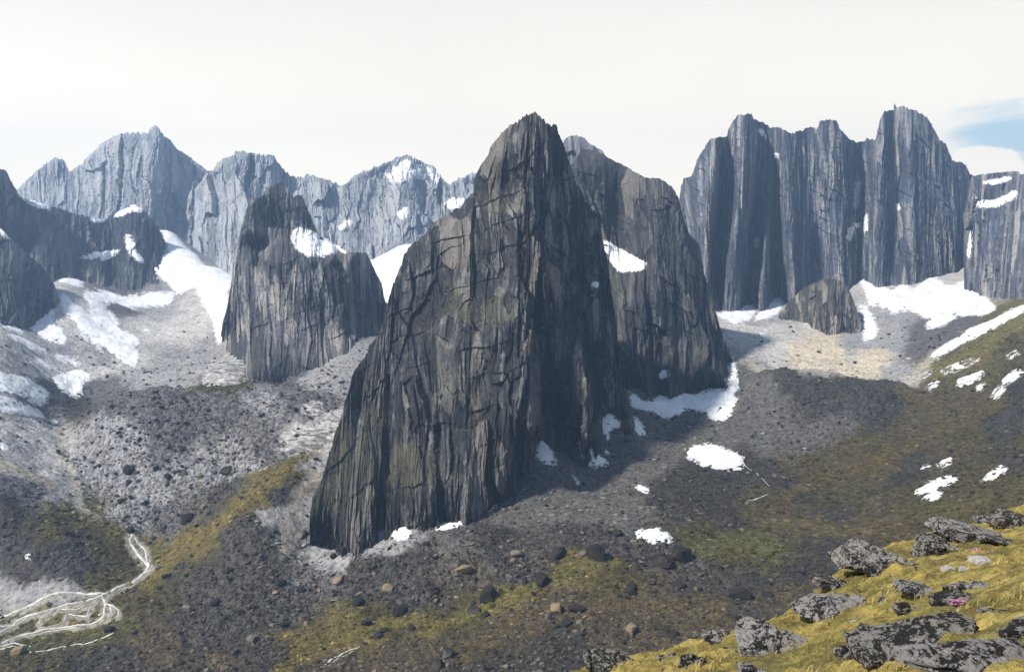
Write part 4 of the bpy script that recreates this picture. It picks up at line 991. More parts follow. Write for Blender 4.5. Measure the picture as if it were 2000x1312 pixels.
GROUND_SNOW = [  # outline, depth range, edge raggedness, holes, label
    ([(300, 440), (335, 445), (350, 470), (385, 500), (400, 520), (455, 530), (455, 562), (420, 575), (380, 560), (345, 575), (330, 550), (290, 525), (272, 495), (300, 500), (325, 495), (335, 485), (318, 460)], (2700, 4600), 5, .25,
     'bright tongue of snow curling down between the dark ridge and the block tower'),
    ([(380, 558), (450, 575), (445, 640), (432, 672), (415, 615), (400, 592)], (2100, 3300), 6, .5, 'ragged snow strip hugging the left foot of the block tower'),
    ([(118, 568), (150, 598), (185, 612), (165, 582), (168, 563), (205, 575), (218, 592), (205, 610), (240, 650), (273, 658), (272, 690), (262, 718), (230, 698), (190, 668), (150, 640), (120, 605)], (1700, 3300), 7, .65,
     'long branching snow band running down the left valley side to a point'),
    ([(55, 580), (85, 602), (120, 640), (132, 672), (100, 667), (60, 642), (20, 640), (-60, 620), (-60, 590), (0, 600), (40, 612)], (1500, 2700), 6, .6, 'wide snow slope under the dark rock buttress on the left'),
    ([(-40, 725), (0, 730), (60, 742), (100, 772), (80, 792), (40, 772), (0, 762), (-40, 760)], (1300, 2200), 6, .3, 'snow field in front of the low dark outcrop at the left edge'),
    ([(105, 737), (150, 722), (187, 735), (162, 745), (156, 772), (130, 767), (110, 752)], (1400, 2300), 5, .1, 'forked snow patch to the right of the low dark outcrop'),
    ([(-40, 770), (0, 775), (40, 788), (130, 828), (90, 818), (0, 802), (-40, 795)], (1250, 1900), 3, 0, 'narrow wedge of snow pointing into the boulder hollow on the left'),
    ([(175, 560), (240, 580), (300, 575), (345, 570), (335, 592), (262, 602), (215, 588)], (2300, 3400), 5, .3, 'thin snow fringe along the foot of the dark ridge'),
    ([(105, 520), (140, 535), (160, 552), (150, 560), (125, 552), (110, 540)], (2000, 3200), 4, .2, 'small snow patch in the notch right of the dark buttress'),
    ([(708, 500), (760, 478), (830, 465), (800, 500), (780, 560), (762, 612), (748, 570), (735, 530)], (2500, 5000), 3, 0, 'steep white snow slope seen between the block tower and the central pyramid'),
    ([(648, 655), (680, 636), (714, 627), (712, 636), (684, 645), (655, 658)], (1700, 2300), 3, 0, 'ragged snow streak at the right foot of the block tower'),
    ([(1044, 850), (1052, 852), (1090, 900), (1066, 896), (1046, 892)], (1050, 1500), 1, 0, 'small triangular snow wedge under the dark face of the central pyramid'),
    ([(1130, 854), (1138, 856), (1152, 876), (1196, 908), (1165, 905), (1148, 911), (1138, 890)], (1050, 1500), 1.5, 0, 'snow wedge with a pointed top between two pillars of the central pyramid'),
    ([(1178, 800), (1205, 815), (1234, 840), (1215, 831), (1195, 828), (1186, 850), (1181, 870), (1191, 890), (1177, 886), (1173, 850)], (1100, 1700), 1.5, 0, 'hook-shaped snow patch at the right corner of the central pyramid'),
    ([(1118, 928), (1130, 938), (1143, 952), (1130, 944)], (1000, 1400), 1, 0, 'thin snow sliver at the tip of the black pillar'),
    ([(766, 1048), (780, 1033), (792, 1030), (802, 1040), (785, 1048)], (900, 1200), 1.5, 0, 'rounded snow lump at the front foot of the central pyramid'),
    ([(846, 1030), (870, 1024), (892, 1022), (914, 1013), (905, 1023), (875, 1031)], (900, 1300), 2, .2, 'thin snow strip along the front foot of the central pyramid'),
    ([(940, 998), (960, 988), (985, 982), (970, 990)], (950, 1400), 2, .4, 'tiny snow flecks higher along the foot of the central pyramid'),
    ([(1218, 738), (1230, 770), (1260, 788), (1295, 772), (1340, 768), (1362, 778), (1385, 768), (1432, 762), (1438, 788), (1410, 828), (1380, 806), (1350, 794), (1320, 812), (1300, 816), (1268, 802), (1234, 792)], (1350, 2100), 6, .4,
     'broad snow apron below the black tower behind the pyramid'),
    ([(1427, 690), (1435, 718), (1438, 766), (1422, 772), (1430, 735)], (1500, 2300), 1.5, 0, 'thin vertical snow gully at the right corner of the black tower'),
    ([(1352, 874), (1385, 868), (1446, 893), (1446, 912), (1388, 908), (1345, 890)], (1000, 1700), 4, .1, 'isolated bright snow patch on the dark scree right of the pyramid'),
    ([(1243, 1038), (1272, 1034), (1312, 1048), (1302, 1056), (1262, 1053)], (850, 1300), 5, .5, 'broken snow patch beside the green meadow'),
    ([(1238, 810), (1246, 830), (1262, 850), (1240, 842)], (1200, 1800), 1.5, 0, 'small snow patch in the gully right of the pyramid'),
    ([(1240, 944), (1262, 955), (1270, 962), (1252, 956)], (950, 1500), 1.5, 0, 'tiny snow streak on the scree fan right of the pyramid'),
    ([(1400, 615), (1440, 605), (1458, 598), (1478, 610), (1440, 632)], (2100, 3200), 3, .1, 'snow patch at the left foot of the fluted wall'),
    ([(1475, 622), (1508, 592), (1520, 562), (1524, 606), (1492, 622)], (2100, 3200), 2, 0, 'pointed snow cone at the foot of the wall left of the tan knob'),
    ([(1672, 538), (1692, 548), (1722, 558), (1742, 570), (1770, 545), (1800, 556), (1822, 540), (1850, 560), (1892, 545), (1920, 575), (1945, 606), (1922, 617), (1832, 612), (1812, 622), (1780, 603), (1742, 607), (1702, 592)], (2100, 3300), 6, .6,
     'long snow field along the foot of the domed summit'),
    ([(1676, 585), (1702, 620), (1712, 650), (1690, 668), (1694, 635)], (2000, 3000), 3, .4, 'snow streaks just right of the tan knob'),
    ([(1825, 615), (1812, 640), (1845, 632), (1870, 618)], (2000, 3000), 3, .3, 'ragged snow tongue under the long snow field'),
    ([(1560, 615), (1590, 640), (1600, 648), (1575, 632)], (2000, 2700), 2, .2, 'thin snow line at the left foot of the tan knob'),
    ([(2060, 572), (2000, 597), (1950, 620), (1900, 643), (1850, 672), (1820, 690), (1816, 704), (1850, 688), (1880, 672), (1920, 650), (1960, 628), (2000, 607), (2060, 583)], (1500, 2900), 2.2, .25, 'long diagonal snow ribbon at the top of the green right slope'),
    ([(1490, 645), (1494, 660), (1490, 668), (1486, 655)], (1900, 2900), 1, 0, 'tiny snow fleck on the pale scree below the wall'),
] + [(streak(*s), (600, 2400), 4.5, .2, None) for s in [
    (1808, 756, 1835, 748, 5), (1850, 722, 1915, 702, 6), (1865, 748, 1925, 730, 7), (1905, 758, 1925, 750, 8), (1835, 728, 1858, 720, 4), (1950, 748, 1998, 727, 9), (1930, 778, 1968, 760, 6),
    (1780, 962, 1876, 934, 9), (1798, 976, 1840, 966, 5), (1918, 934, 1970, 914, 7), (1828, 908, 1862, 898, 7), (1800, 915, 1818, 908, 5), (1960, 700, 1990, 690, 4), (1800, 735, 1822, 725, 4)]]

LEFT_STREAKS = [(20, 548, 92, 612, 9), (62, 560, 118, 640, 8), (135, 600, 205, 690, 9), (10, 650, 100, 692, 8), (100, 690, 170, 716, 6), (200, 600, 238, 642, 7), (225, 660, 262, 708, 6), (60, 700, 128, 728, 6),
                (150, 640, 180, 672, 5), (0, 632, 50, 652, 6), (280, 640, 300, 655, 4), (320, 655, 345, 640, 5), (0, 868, 24, 882, 6), (44, 1082, 70, 1090, 5)]
STREAK_LABEL = 'short snow streak lying across the grassy right slope'


def snow_everywhere():
    k = 0
    for poly, dr, rag, holes, label in GROUND_SNOW:
        k += 1
        left = np.mean([q[0] for q in poly]) < 460
        o = drape('snow_patch', M_SNOW, TP, TPX, TPY, poly, 2.0, rag, max(holes, .5) if left else holes, None, dr, 700 + 13 * k, turn=.62 if left else (-.42 if label is None else None), thin=.24 if (label is None or len(poly) < 7) else .08)
        if o:
            tag(o, label or STREAK_LABEL, 'snow patch', None if label else 'snow streaks on the right slope')
    for q in LEFT_STREAKS:
        k += 1
        o = drape('snow_patch', M_SNOW, TP, TPX, TPY, streak(*q), 1.6, 3.5, .3, None, (900, 3300), 700 + 13 * k, turn=.62, thin=.22)
        if o:
            tag(o, 'thin dirty streak of snow on the pale scree of the left valley', 'snow patch', 'snow streaks of the left valley')
    on_rock = [
        ('block', [(572, 452), (590, 444), (612, 455), (642, 470), (676, 490), (640, 498), (600, 500), (582, 490), (570, 470)], 3, 1.0, 2.0, 'banded snow on the sloping shoulder of the block tower'),
        ('back', [(1176, 468), (1192, 478), (1225, 496), (1262, 516), (1258, 524), (1240, 527), (1208, 528), (1190, 505)], 2, 0, 3.0, 'snow patch in the high notch between the pyramid and the black tower'),
        ('back', [(1288, 728), (1300, 722), (1304, 735), (1290, 738)], 2, .2, 1.5, 'small snow spot low on the black tower'),
        ('snowpeak', [(752, 345), (775, 320), (795, 312), (815, 322), (832, 325), (852, 332), (864, 350), (850, 358), (830, 350), (810, 345), (790, 350), (770, 358)], 8, 1.1, 2.5, 'speckled snow cap on the jagged far peak'),
        ('snowpeak', [(662, 445), (680, 430), (684, 436), (668, 450)], 3, .2, 2.5, 'snow spot low on the left spur of the far peak'),
        ('snowpeak', [(868, 400), (885, 388), (905, 392), (900, 402), (880, 408)], 3, .1, 3.0, 'snow saddle at the right foot of the far peak'),
        ('snowpeak', [(775, 420), (795, 405), (800, 415), (785, 428)], 4, .6, 2.0, 'snow flecks in the middle of the far peak'),
        ('ridge', [(160, 502), (190, 494), (228, 490), (225, 498), (200, 510), (200, 500), (170, 506)], 3, .2, 2.5, 'forked snow streak across the dark ridge'),
        ('ridge', [(225, 420), (245, 408), (262, 398), (282, 402), (278, 410), (255, 412), (235, 422)], 3, .3, 3.0, 'snow cap on the spiky end of the dark ridge'),
        ('ridge', [(42, 386), (70, 396), (96, 402), (94, 408), (66, 402)], 2, .3, 2.5, 'thin snow line along the crest of the dark ridge'),
        ('ridge', [(180, 428), (205, 425), (206, 432), (184, 434)], 2, .1, 2.5, 'small snow rim in the dip of the dark ridge'),
        ('ridge', [(246, 455), (256, 470), (262, 490), (280, 510), (275, 514), (255, 492)], 2, .1, 2.5, 'snow gully falling from the spiky end of the dark ridge'),
        ('buttress', [(-10, 436), (8, 448), (38, 466), (34, 472), (8, 460), (-10, 452)], 2, 0, 3.0, 'thin snow rim along the top of the dark buttress'),
        ('massif', [(250, 254), (270, 250), (292, 253), (288, 258), (265, 257)], 2, .2, 3.0, 'snow cornice on the summit ridge of the pale massif'),
        ('wall', streak(1676, 345, 1671, 410, 6), 1, 0, 2.5, 'snow thread in the upper part of the deep gully'),
        ('wall', streak(1692, 415, 1690, 455, 5), 1, 0, 2.5, 'snow thread in the lower part of the deep gully'),
        ('wall', [(1656, 450), (1665, 443), (1667, 455), (1660, 470), (1655, 466)], 1, 0, 2.5, 'white snow pocket left of the deep gully'),
        ('wall', [(1668, 438), (1682, 436), (1675, 444)], 1, 0, 2.5, 'tiny snow pocket at the meeting of the gullies'),
        ('wall', streak(1480, 460, 1474, 488, 6), 1, 0, 2.5, 'snow sliver in the cleft beside the bright pillar'),
        ('wall', streak(1484, 252, 1496, 270, 5), 1, 0, 2.5, 'snow dash just under the crest beside the bright pillar'),
        ('wall', streak(1516, 298, 1518, 308, 5), 1, 0, 2.5, 'snow dot below the crest of the fluted wall'),
        ('wall', streak(1751, 396, 1754, 412, 4), 1, 0, 2.5, 'snow dash on the face of the domed summit'),
        ('flank', [(1910, 393), (1945, 395), (1985, 374), (1986, 380), (1950, 402), (1914, 402)], 1.5, 0, 3.0, 'curved snow ledge on the grey flank'),
        ('flank', [(1918, 356), (1945, 353), (1972, 347), (1968, 353), (1940, 358)], 1.5, 0, 3.0, 'straight snow ledge near the crest of the grey flank'),
        ('flank', streak(1896, 452, 1893, 502, 7), 1, 0, 2.5, 'snow gully where the flank meets the domed summit'),
        ('flank', streak(1902, 378, 1899, 418, 5), 1, .3, 2.5, 'broken snow gully high beside the domed summit'),
        ('tower', [(1159, 551), (1168, 552), (1168, 561), (1160, 561)], 1, 0, 1.5, 'tiny snow dot on the dark right side of the pyramid'),
    ]
    for key, poly, rag, holes, lift, label in on_rock:
        k += 1
        P, N = MTN[key]
        px, py = pix(P)
        o = drape('snow_patch', M_SNOW, P, px, py, poly, lift, rag, holes, N, None, 700 + 13 * k, hs=10, thin=.26, turn=.12 if key == 'block' else None)
        if o:
            tag(o, label, 'snow patch')


snow_everywhere()


def slab_mat():
    m, T = new_mat('bare_granite')
    tc = T.n('ShaderNodeTexCoord').outputs['Object']
    n = T.noise(T.stretch(tc, (.05, .12, .12), (0, 0, .5)), 1.0, 5, .65)
    n2 = T.noise(tc, .25, 4, .6)
    c = T.mix(T.ramp(n, .40, .62), (.12, .12, .12), (.50, .48, .45))
    c = T.mix(T.ramp(n2, .58, .7), c, (.07, .07, .06))
    bp = T.n('ShaderNodeBump', i_Strength=.8, i_Distance=2.0, i_Height=n)
    finish(T, c, .8, bp.outputs[0])
    return m


M_SLAB = slab_mat()
for poly, dr, label in [
        ([(402, 728), (440, 692), (492, 680), (487, 710), (470, 742), (442, 756), (404, 750)], (1600, 2300), 'pale bare granite slab at the lower left foot of the block tower'),
        ([(556, 882), (600, 850), (640, 825), (672, 812), (655, 845), (612, 868), (580, 878)], (1200, 1750), 'pale bare granite slab against the left edge of the pyramid'),
        ([(590, 800), (620, 792), (628, 802), (602, 808)], (1400, 1800), 'small pale slab above the left edge of the pyramid')]:
    o = drape('rock_slab', M_SLAB, TP, TPX, TPY, poly, 3.0, 5, .25, None, dr, 1300, hs=22)
    if o:
        tag(o, label, 'rock slab')


def river_mat():
    m, T = new_mat('silty_water')
    tc = T.n('ShaderNodeTexCoord').outputs['Object']
    n = T.noise(tc, .12, 5, .65)
    n2 = T.noise(tc, .5, 4, .6)
    c = T.mix(T.ramp(n, .35, .65), (.40, .39, .365), (.66, .65, .61))
    bp = T.n('ShaderNodeBump', i_Strength=.3, i_Distance=.4, i_Height=n2)
    finish(T, c, .25, bp.outputs[0], .5)
    return m


M_RIVER = river_mat()


def ribbon(lines, sd):
    """braided channels as one water sheet: strips draped on the ground"""
    V, Fc = [], []
    for li, (pts, w) in enumerate(lines):
        hits = [ground_hit(*p) for p in pts]
        hits = np.array([h for h in hits if h is not None])[:, :2]
        cum = np.concatenate([[0], np.cumsum(np.linalg.norm(np.diff(hits, axis=0), axis=1))])
        n = max(int(cum[-1] / 2.5), 6)
        s = np.linspace(0, cum[-1], n)
        c = np.stack([np.interp(s, cum, hits[:, k]) for k in (0, 1)], -1)
        if len(hits) > 3:
            for _ in range(3):
                c[1:-1] = (c[:-2] + 2 * c[1:-1] + c[2:]) / 4
        tg = np.gradient(c, axis=0); tg /= np.maximum(np.linalg.norm(tg, axis=1, keepdims=True), 1e-6)
        nr = np.stack([-tg[:, 1], tg[:, 0]], -1)
        c = c + nr * (w * .9 * fbm2(s / 22, s * 0 + li, 4, .55, sd + li))[:, None]
        ww = w * (0.75 + 0.9 * np.abs(fbm2(s / 16, s * 0 + 3 + li, 3, .6, sd + 50 + li)))
        ww = ww * np.clip(np.minimum(s, cum[-1] - s) / (3 * w) + .35, .35, 1)
        b = sum(len(v) for v in V)
        rows = []
        for k in np.linspace(-.5, .5, 7):
            q = c + nr * (ww * k)[:, None] * 1.0
            rows.append(np.stack([q[:, 0], q[:, 1], ground_z(q[:, 0], q[:, 1]) + .45 - 5.0 * abs(k) ** 4], -1))
        g = np.stack(rows)
        V.append(g.reshape(-1, 3)); Fc.append(grid_faces(7, n) + b)
    return np.concatenate(V), np.concatenate(Fc)


V, Fc = ribbon(RIVER, 1500)
tag(mesh_from('river', V, Fc, M_RIVER), 'pale silty stream that braids out over the flat green valley bottom', 'river', kind='structure')

# ------------------------------------------------------------------ boulders and rubble on the valley floor
def boulder_mat(name, dark, light, tan):
    m, T = new_mat(name)
    tc = T.n('ShaderNodeTexCoord').outputs['Object']
    tone = T.n('ShaderNodeAttribute', attribute_name='tone').outputs['Fac']
    rnd = T.n('ShaderNodeObjectInfo').outputs['Random']
    tone = T.math('ADD', tone, T.math('MULTIPLY', T.math('SUBTRACT', rnd, .5), .35))
    n = T.noise(tc, .35, 5, .65)
    f = T.math('ADD', T.math('MULTIPLY', n, .6), T.math('MULTIPLY', tone, .5))
    c = T.mix(T.ramp(f, .35, .75), dark, light)
    c = T.mix(T.math('MULTIPLY', T.ramp(tone, .72, .98), .7), c, tan)
    bp = T.n('ShaderNodeBump', i_Strength=.8, i_Distance=.8, i_Height=n)
    finish(T, c, .9, bp.outputs[0], .15)
    return m


M_BOULDER = boulder_mat('valley_boulder', (.022, .020, .018), (.15, .132, .11), (.24, .17, .09))


def ico(level):
    import bmesh
    bm = bmesh.new()
    bmesh.ops.create_icosphere(bm, subdivisions=level, radius=1.0)
    v = np.array([p.co[:] for p in bm.verts]); f = np.array([[q.index for q in t.verts] for t in bm.faces])
    bm.free()
    return v, f


def rock_shape(level, seed, boxy=.6, cuts=7, rough=.06, dims=(1, 1, 1)):
    """an angular block: a sphere pushed towards a box, cut by random planes and roughened"""
    r = np.random.default_rng(seed)
    v, f = ico(level)
    n = v / np.linalg.norm(v, axis=1, keepdims=True)
    box = n / np.abs(n).max(1, keepdims=True)
    v = n * (1 - boxy) + box * boxy
    for _ in range(cuts):
        d = r.normal(size=3); d /= np.linalg.norm(d)
        off = r.uniform(.62, .95)
        s = v @ d - off
        v = v - d * np.maximum(s, 0)[:, None] * .95
    if rough > 0:
        q = v * 2.1 + seed * 3.7
        k = fbm2(q[:, 0] + .5 * q[:, 2], q[:, 1] - .4 * q[:, 2], 4, .6, seed)
        k2 = fbm2(q[:, 2] * 1.1 + 5, q[:, 0] - q[:, 1], 4, .6, seed + 3)
        v = v + n * (rough * (k + k2))[:, None]
    return v * np.asarray(dims) * 0.5, f


SHAPES = [rock_shape(1, 20 + k, .85, 6, .05) for k in range(14)]


def visible_points(n, weight_fn, r):
    """random spots on the valley floor, evenly spread over what the viewpoint sees"""
    out = []
    while len(out) < n:
        i = r.integers(60, TP.shape[0] - 60, 4000); j = r.integers(40, NA - 40, 4000)
        w = weight_fn(TPX[i, j], TPY[i, j], TCOV[i, j, 3], TP[i, j, 1])
        ok = r.random(4000) < w
        out += list(zip(i[ok], j[ok]))
    return out[:n]


def w_rub(px, py, rub, d):
    inside = (px > -150) & (px < 2150) & (py > 620) & (py < 1380)
    return np.where(inside, np.clip(rub, 0, 1) ** 1.3 * .9 + .02, 0)


def euler(r):
    a, b, c = r.uniform(-.5, .5), r.uniform(-.5, .5), r.uniform(0, 6.28)
    ca, sa, cb, sb, cc, sc = math.cos(a), math.sin(a), math.cos(b), math.sin(b), math.cos(c), math.sin(c)
    return np.array([[cc, -sc, 0], [sc, cc, 0], [0, 0, 1]]) @ np.array([[cb, 0, sb], [0, 1, 0], [-sb, 0, cb]]) @ np.array([[1, 0, 0], [0, ca, -sa], [0, sa, ca]])


def build_rubble(n):
    r = np.random.default_rng(11)
    V, Fc, To = [], [], []
    b = 0
    for i, j in visible_points(n, w_rub, r):
        v, f = SHAPES[r.integers(len(SHAPES))]
        p = TP[i, j]
        size = min(1.5 * (1 - r.random()) ** -0.50, 8.0) * (p[1] / 1300) ** .6
        q = (v * np.array([1, r.uniform(.6, 1.1), r.uniform(.45, .9)]) * size) @ euler(r).T
        q = q + p + np.array([r.uniform(-1, 1), r.uniform(-1, 1), size * .10])
        V.append(q); Fc.append(f + b); b += len(v)
        t = np.clip(.15 + .7 * r.random() + .25 * (TCOV[i, j, :3].mean() - .08), 0, 1)
        if 540 < TPX[i, j] < 1320 and TPY[i, j] > 1020:
            t = min(t + .13 * r.random(), 1)
        To.append(np.full(len(v), t))
    o = mesh_from('rubble', np.concatenate(V), np.concatenate(Fc), M_BOULDER, {'tone': np.concatenate(To)}, smooth=False)
    tag(o, 'countless small blocks of rubble strewn over moraine and scree', 'rubble', kind='stuff')


build_rubble(34000)

BIG = [  # boulders large enough to pick out: column, row of the foot, width in photograph pixels, height share, label
    (955, 1172, 38, .95, 'largest dark rounded boulder on the slope in front of the pyramid'),
    (848, 1158, 18, 1.0, 'upright grey boulder left of the largest dark rounded one'),
    (925, 1196, 26, .8, 'squat dark boulder just below the largest rounded one'),
    (1090, 1088, 34, .9, 'dark square block near the right end of the boulder field under the pyramid'),
    (1160, 1090, 44, .9, 'pair-like split dark block at the foot of the scree fan'),
    (1060, 1138, 44, .55, 'long slanting dark block beside the green strip'),
    (1230, 1158, 20, .9, 'lone dark boulder on the brown tundra right of the pyramid'),
    (1125, 1192, 34, .6, 'flat dark boulder low on the brown tundra'),
    (1445, 1166, 42, .75, 'broad black block on the tundra below the meadow'),
    (1330, 1092, 40, .8, 'black block at the left end of the green meadow'),
    (1290, 1102, 50, .6, 'wide black block group left of the green meadow'),
    (1500, 1165, 26, .6, 'small square dark block beside the broad black one'),
    (38, 1274, 26, .85, 'black boulder standing in the pale stream at the valley bottom'),
    (215, 1232, 18, .8, 'dark boulder at the right edge of the braided flat'),
    (252, 1142, 14, .8, 'small dark boulder on the bank of the pale stream'),
    (310, 1110, 14, .8, 'dark stone beside the bend of the pale stream'),
    (128, 1042, 14, .8, 'round dark bush-like stone on the grassy left bank'),
    (365, 1018, 24, .9, 'dark boulder at the snout of the grey moraine'),
    (330, 935, 16, .9, 'dark boulder in the middle of the grey moraine'),
    (250, 925, 22, .9, 'craggy block at the left of the grey moraine'),
    (440, 925, 22, .9, 'craggy block at the right of the grey moraine'),
    (115, 885, 12, .8, 'dark stone in the dry channel left of the moraine'),
    (1010, 1085, 26, .6, 'tan topped block high in the boulder field'),
    (905, 1115, 34, .5, 'long tan edged slab in the boulder field'),
    (1240, 1064, 18, .8, 'tan block beside the broken snow patch'),
    (700, 1180, 24, .8, 'grey tilted block at the lower left of the boulder field'),
    (660, 1135, 26, .6, 'pale tilted slab at the left of the boulder field'),
    (780, 1200, 30, .7, 'dark low block above the green strip'),
    (1325, 1145, 26, .7, 'dark block in the brown hollow'),
    (740, 1245, 22, .7, 'dark block below the green strip near the little stream'),
]


def build_boulders():
    r = np.random.default_rng(5)
    base = [rock_shape(3, 60 + k, .72 + .02 * k, 9, .05) for k in range(8)]
    meshes = []
    for v, f in base:
        o = mesh_from('boulder', v, f, M_BOULDER, {'tone': np.full(len(v), .12)}, smooth=False)
        meshes.append(o.data)
        bpy.data.objects.remove(o)
    tan = []
    for v, f in base[:4]:
        o = mesh_from('boulder', v, f, M_BOULDER, {'tone': np.full(len(v), .80)}, smooth=False)
        tan.append(o.data); bpy.data.objects.remove(o)

    def put(p, w, hs, me, label, group=None):
        o = bpy.data.objects.new('boulder', me)
        SC.collection.objects.link(o)
        o.scale = (w * 1.1, w * r.uniform(.75, 1.0), w * hs)
        o.rotation_euler = (r.uniform(-.25, .25), r.uniform(-.25, .25), r.uniform(0, 6.28))
        o.location = (p[0], p[1], p[2] + w * hs * .22)
        tag(o, label, 'boulder', group)

    for px, py, w, hs, label in BIG:
        p = ground_hit(px, py)
        me = tan[r.integers(4)] if ('tan' in label or 'pale' in label) else meshes[r.integers(8)]
        put(p, w * p[1] / F, hs, me, label)
    zones = [
        ('boulders of the field in front of the pyramid', 'dark angular boulder in the boulder field in front of the pyramid', lambda x, y: (x > 560) & (x < 1240) & (y > 1040) & (y < 1240), 90),
        ('boulders on the brown tundra', 'dark boulder dotted over the brown tundra at the bottom', lambda x, y: (x > 700) & (x < 1560) & (y > 1100) & (y < 1330), 60),
        ('boulders of the grey moraine', 'grey block among the rubble of the moraine on the left', lambda x, y: (x > 160) & (x < 620) & (y > 790) & (y < 1040), 60),
        ('boulders on the slope right of the stream', 'dark block on the rubbly slope right of the pale stream', lambda x, y: (x > 300) & (x < 640) & (y > 1090) & (y < 1320), 45),
    ]
    for group, label, inside, n in zones:
        for i, j in visible_points(n, lambda a, b, c, d: np.where(inside(a, b), .15 + .6 * c, 0), r):
            p = TP[i, j]
            put(p, min(4.2 * (1 - r.random()) ** -.36, 12), r.uniform(.5, .9), tan[r.integers(4)] if r.random() < .36 else meshes[r.integers(8)], label, group)


build_boulders()


def tussock_mat():
    m, T = new_mat('tussock_plants')
    cov = T.n('ShaderNodeAttribute', attribute_name='cover').outputs['Color']
    n = T.noise(T.n('ShaderNodeTexCoord').outputs['Object'], .9, 4, .7)
    c = T.mix(T.ramp(n, .35, .65), T.mix(1.0, cov, (.45, .46, .42), 'MULTIPLY'), T.mix(1.0, cov, (1.35, 1.25, 1.05), 'MULTIPLY'))
    bp = T.n('ShaderNodeBump', i_Strength=1.0, i_Distance=.8, i_Height=n)
    finish(T, c, .95, bp.outputs[0], .1)
    return m


def build_tussocks(n):
    """low cushions of heath and turf that roughen the green and brown slopes"""
    r = np.random.default_rng(41)
    v0, f0 = ico(1)
    pts = visible_points(n, lambda a, b, c, d: np.where((a > -150) & (a < 2150) & (b > 640) & (b < 1380) & (d < 2300), np.clip(.75 - c, 0, 1) * .8, 0), r)
    ij = np.array(pts)
    col = TCOV[ij[:, 0], ij[:, 1], :3]
    keep = col.mean(1) < .2
    ij, col = ij[keep], col[keep]
    n = len(ij)
    P = TP[ij[:, 0], ij[:, 1]]
    size = (1.1 + 3.2 * r.random(n) ** 3) * (P[:, 1] / 1100) ** .7
    v = v0[None] * (1 + .35 * (r.random((n, len(v0), 1)) - .5)) * np.stack([r.uniform(.8, 1.5, n), r.uniform(.8, 1.3, n), r.uniform(.3, .6, n)], -1)[:, None]
    v = v * size[:, None, None] + P[:, None] + np.array([0, 0, .1])
    jit = col * np.exp(r.normal(-.04, .38, (n, 1))) * np.exp(r.normal(0, .025, (n, 3)))
    f = (f0[None] + (np.arange(n) * len(v0))[:, None, None]).reshape(-1, 3)
    o = mesh_from('undergrowth', v.reshape(-1, 3), f, tussock_mat(), {'cover': np.repeat(jit, len(v0), 0)}, smooth=False)
    tag(o, 'low heath cushions and turf tussocks covering the brown and olive slopes', 'undergrowth', kind='stuff')


build_tussocks(40000)

# ------------------------------------------------------------------ the near hillside
HILL_PTS = [(2000, 1312, 4.6), (1700, 1312, 6.2), (1400, 1312, 8.6), (1140, 1312, 11.5), (1240, 1287, 12), (1400, 1255, 11.8), (1500, 1215, 12.3), (1560, 1188, 13),
            (1620, 1148, 14), (1680, 1090, 16), (1750, 1072, 16.8), (1850, 1038, 19), (1930, 1012, 21), (2000, 1000, 22), (1700, 1200, 9.5), (1900, 1200, 7.6), (1800, 1130, 11.5),
            (1950, 1100, 12.6), (1600, 1250, 9), (2000, 1200, 6.9), (2000, 1060, 14.5), (1850, 1100, 13)]
HILL_XYZ = [(0, 0, -1.7), (-4, 3, -4.6), (-3, 9, -8.2), (0, 3, -2.9), (5, 0, .4), (10, 5, -.9), (20, 18, -3.5), (16, 10, -1.5), (24, 26, -6)]
_h = [tuple(at(a, b, c)) for a, b, c in HILL_PTS] + HILL_XYZ
HILL_FN = RBF([(p[0] / 10, p[1] / 10) for p in _h], [p[2] for p in _h], c=.25, lam=.004)
CREST = np.array([(-9, 2), (-5, 6), (-1.5, 9.5)] + [tuple(at(a, b, c)[:2]) for a, b, c in
                 [(1140, 1312, 11.7), (1240, 1287, 12.2), (1400, 1255, 12.0), (1500, 1215, 12.5), (1560, 1188, 13.2), (1620, 1148, 14.3), (1680, 1088, 16.4), (1850, 1037, 19.5), (2000, 1000, 22.4)]] + [(30, 33)])


def hill_height(x, y):
    z = HILL_FN(x / 10, y / 10)
    b = y - np.interp(x, CREST[:, 0], CREST[:, 1])
    b = np.maximum(b, 0)
    z = z - .35 * b - .30 * b ** 2 / (1 + .12 * b)
    z = z + .18 * fbm2(x / 1.7, y / 1.7, 4, .5, 31) + .10 * (np.abs(fbm2(x / .8, y / .8, 4, .6, 33)) - .2)
    return z


def cushions(x, y):
    """moss cushions: domes of a hand's breadth to a forearm, each with its own tint"""
    wx, wy = x + .10 * fbm2(x / .3, y / .3, 2, .5, 51), y + .10 * fbm2(x / .3 + 9, y / .3, 2, .5, 53)
    c, t, _, ox, oy = cells2(wx / .42, wy / .42, 60)
    c2, t2, _, px, py = cells2(wx / .15, wy / .15, 70)
    m = np.clip(.5 + 1.5 * fbm2(x / 1.4, y / 1.4, 3, .55, 57), 0, 1)
    h = .11 * m * np.clip(1 - 2.3 * (ox * ox + oy * oy), 0, 1) * (.4 + c) + .040 * np.clip(1 - 2.4 * (px * px + py * py), 0, 1) * (.3 + c2)
    return h, np.clip(.30 * c + .25 * c2 + .45 * (.5 + .8 * fbm2(x / 2.2, y / 2.2, 4, .6, 59)), 0, 1)


HA = np.concatenate([np.linspace(-.7, 0, 60)[:-1], np.linspace(0, .74, 860), np.linspace(.74, 1.2, 60)[1:]])
HD = np.concatenate([np.linspace(.4, 3.0, 20), np.geomspace(3.05, 26, 820), np.geomspace(26.5, 60, 30)])


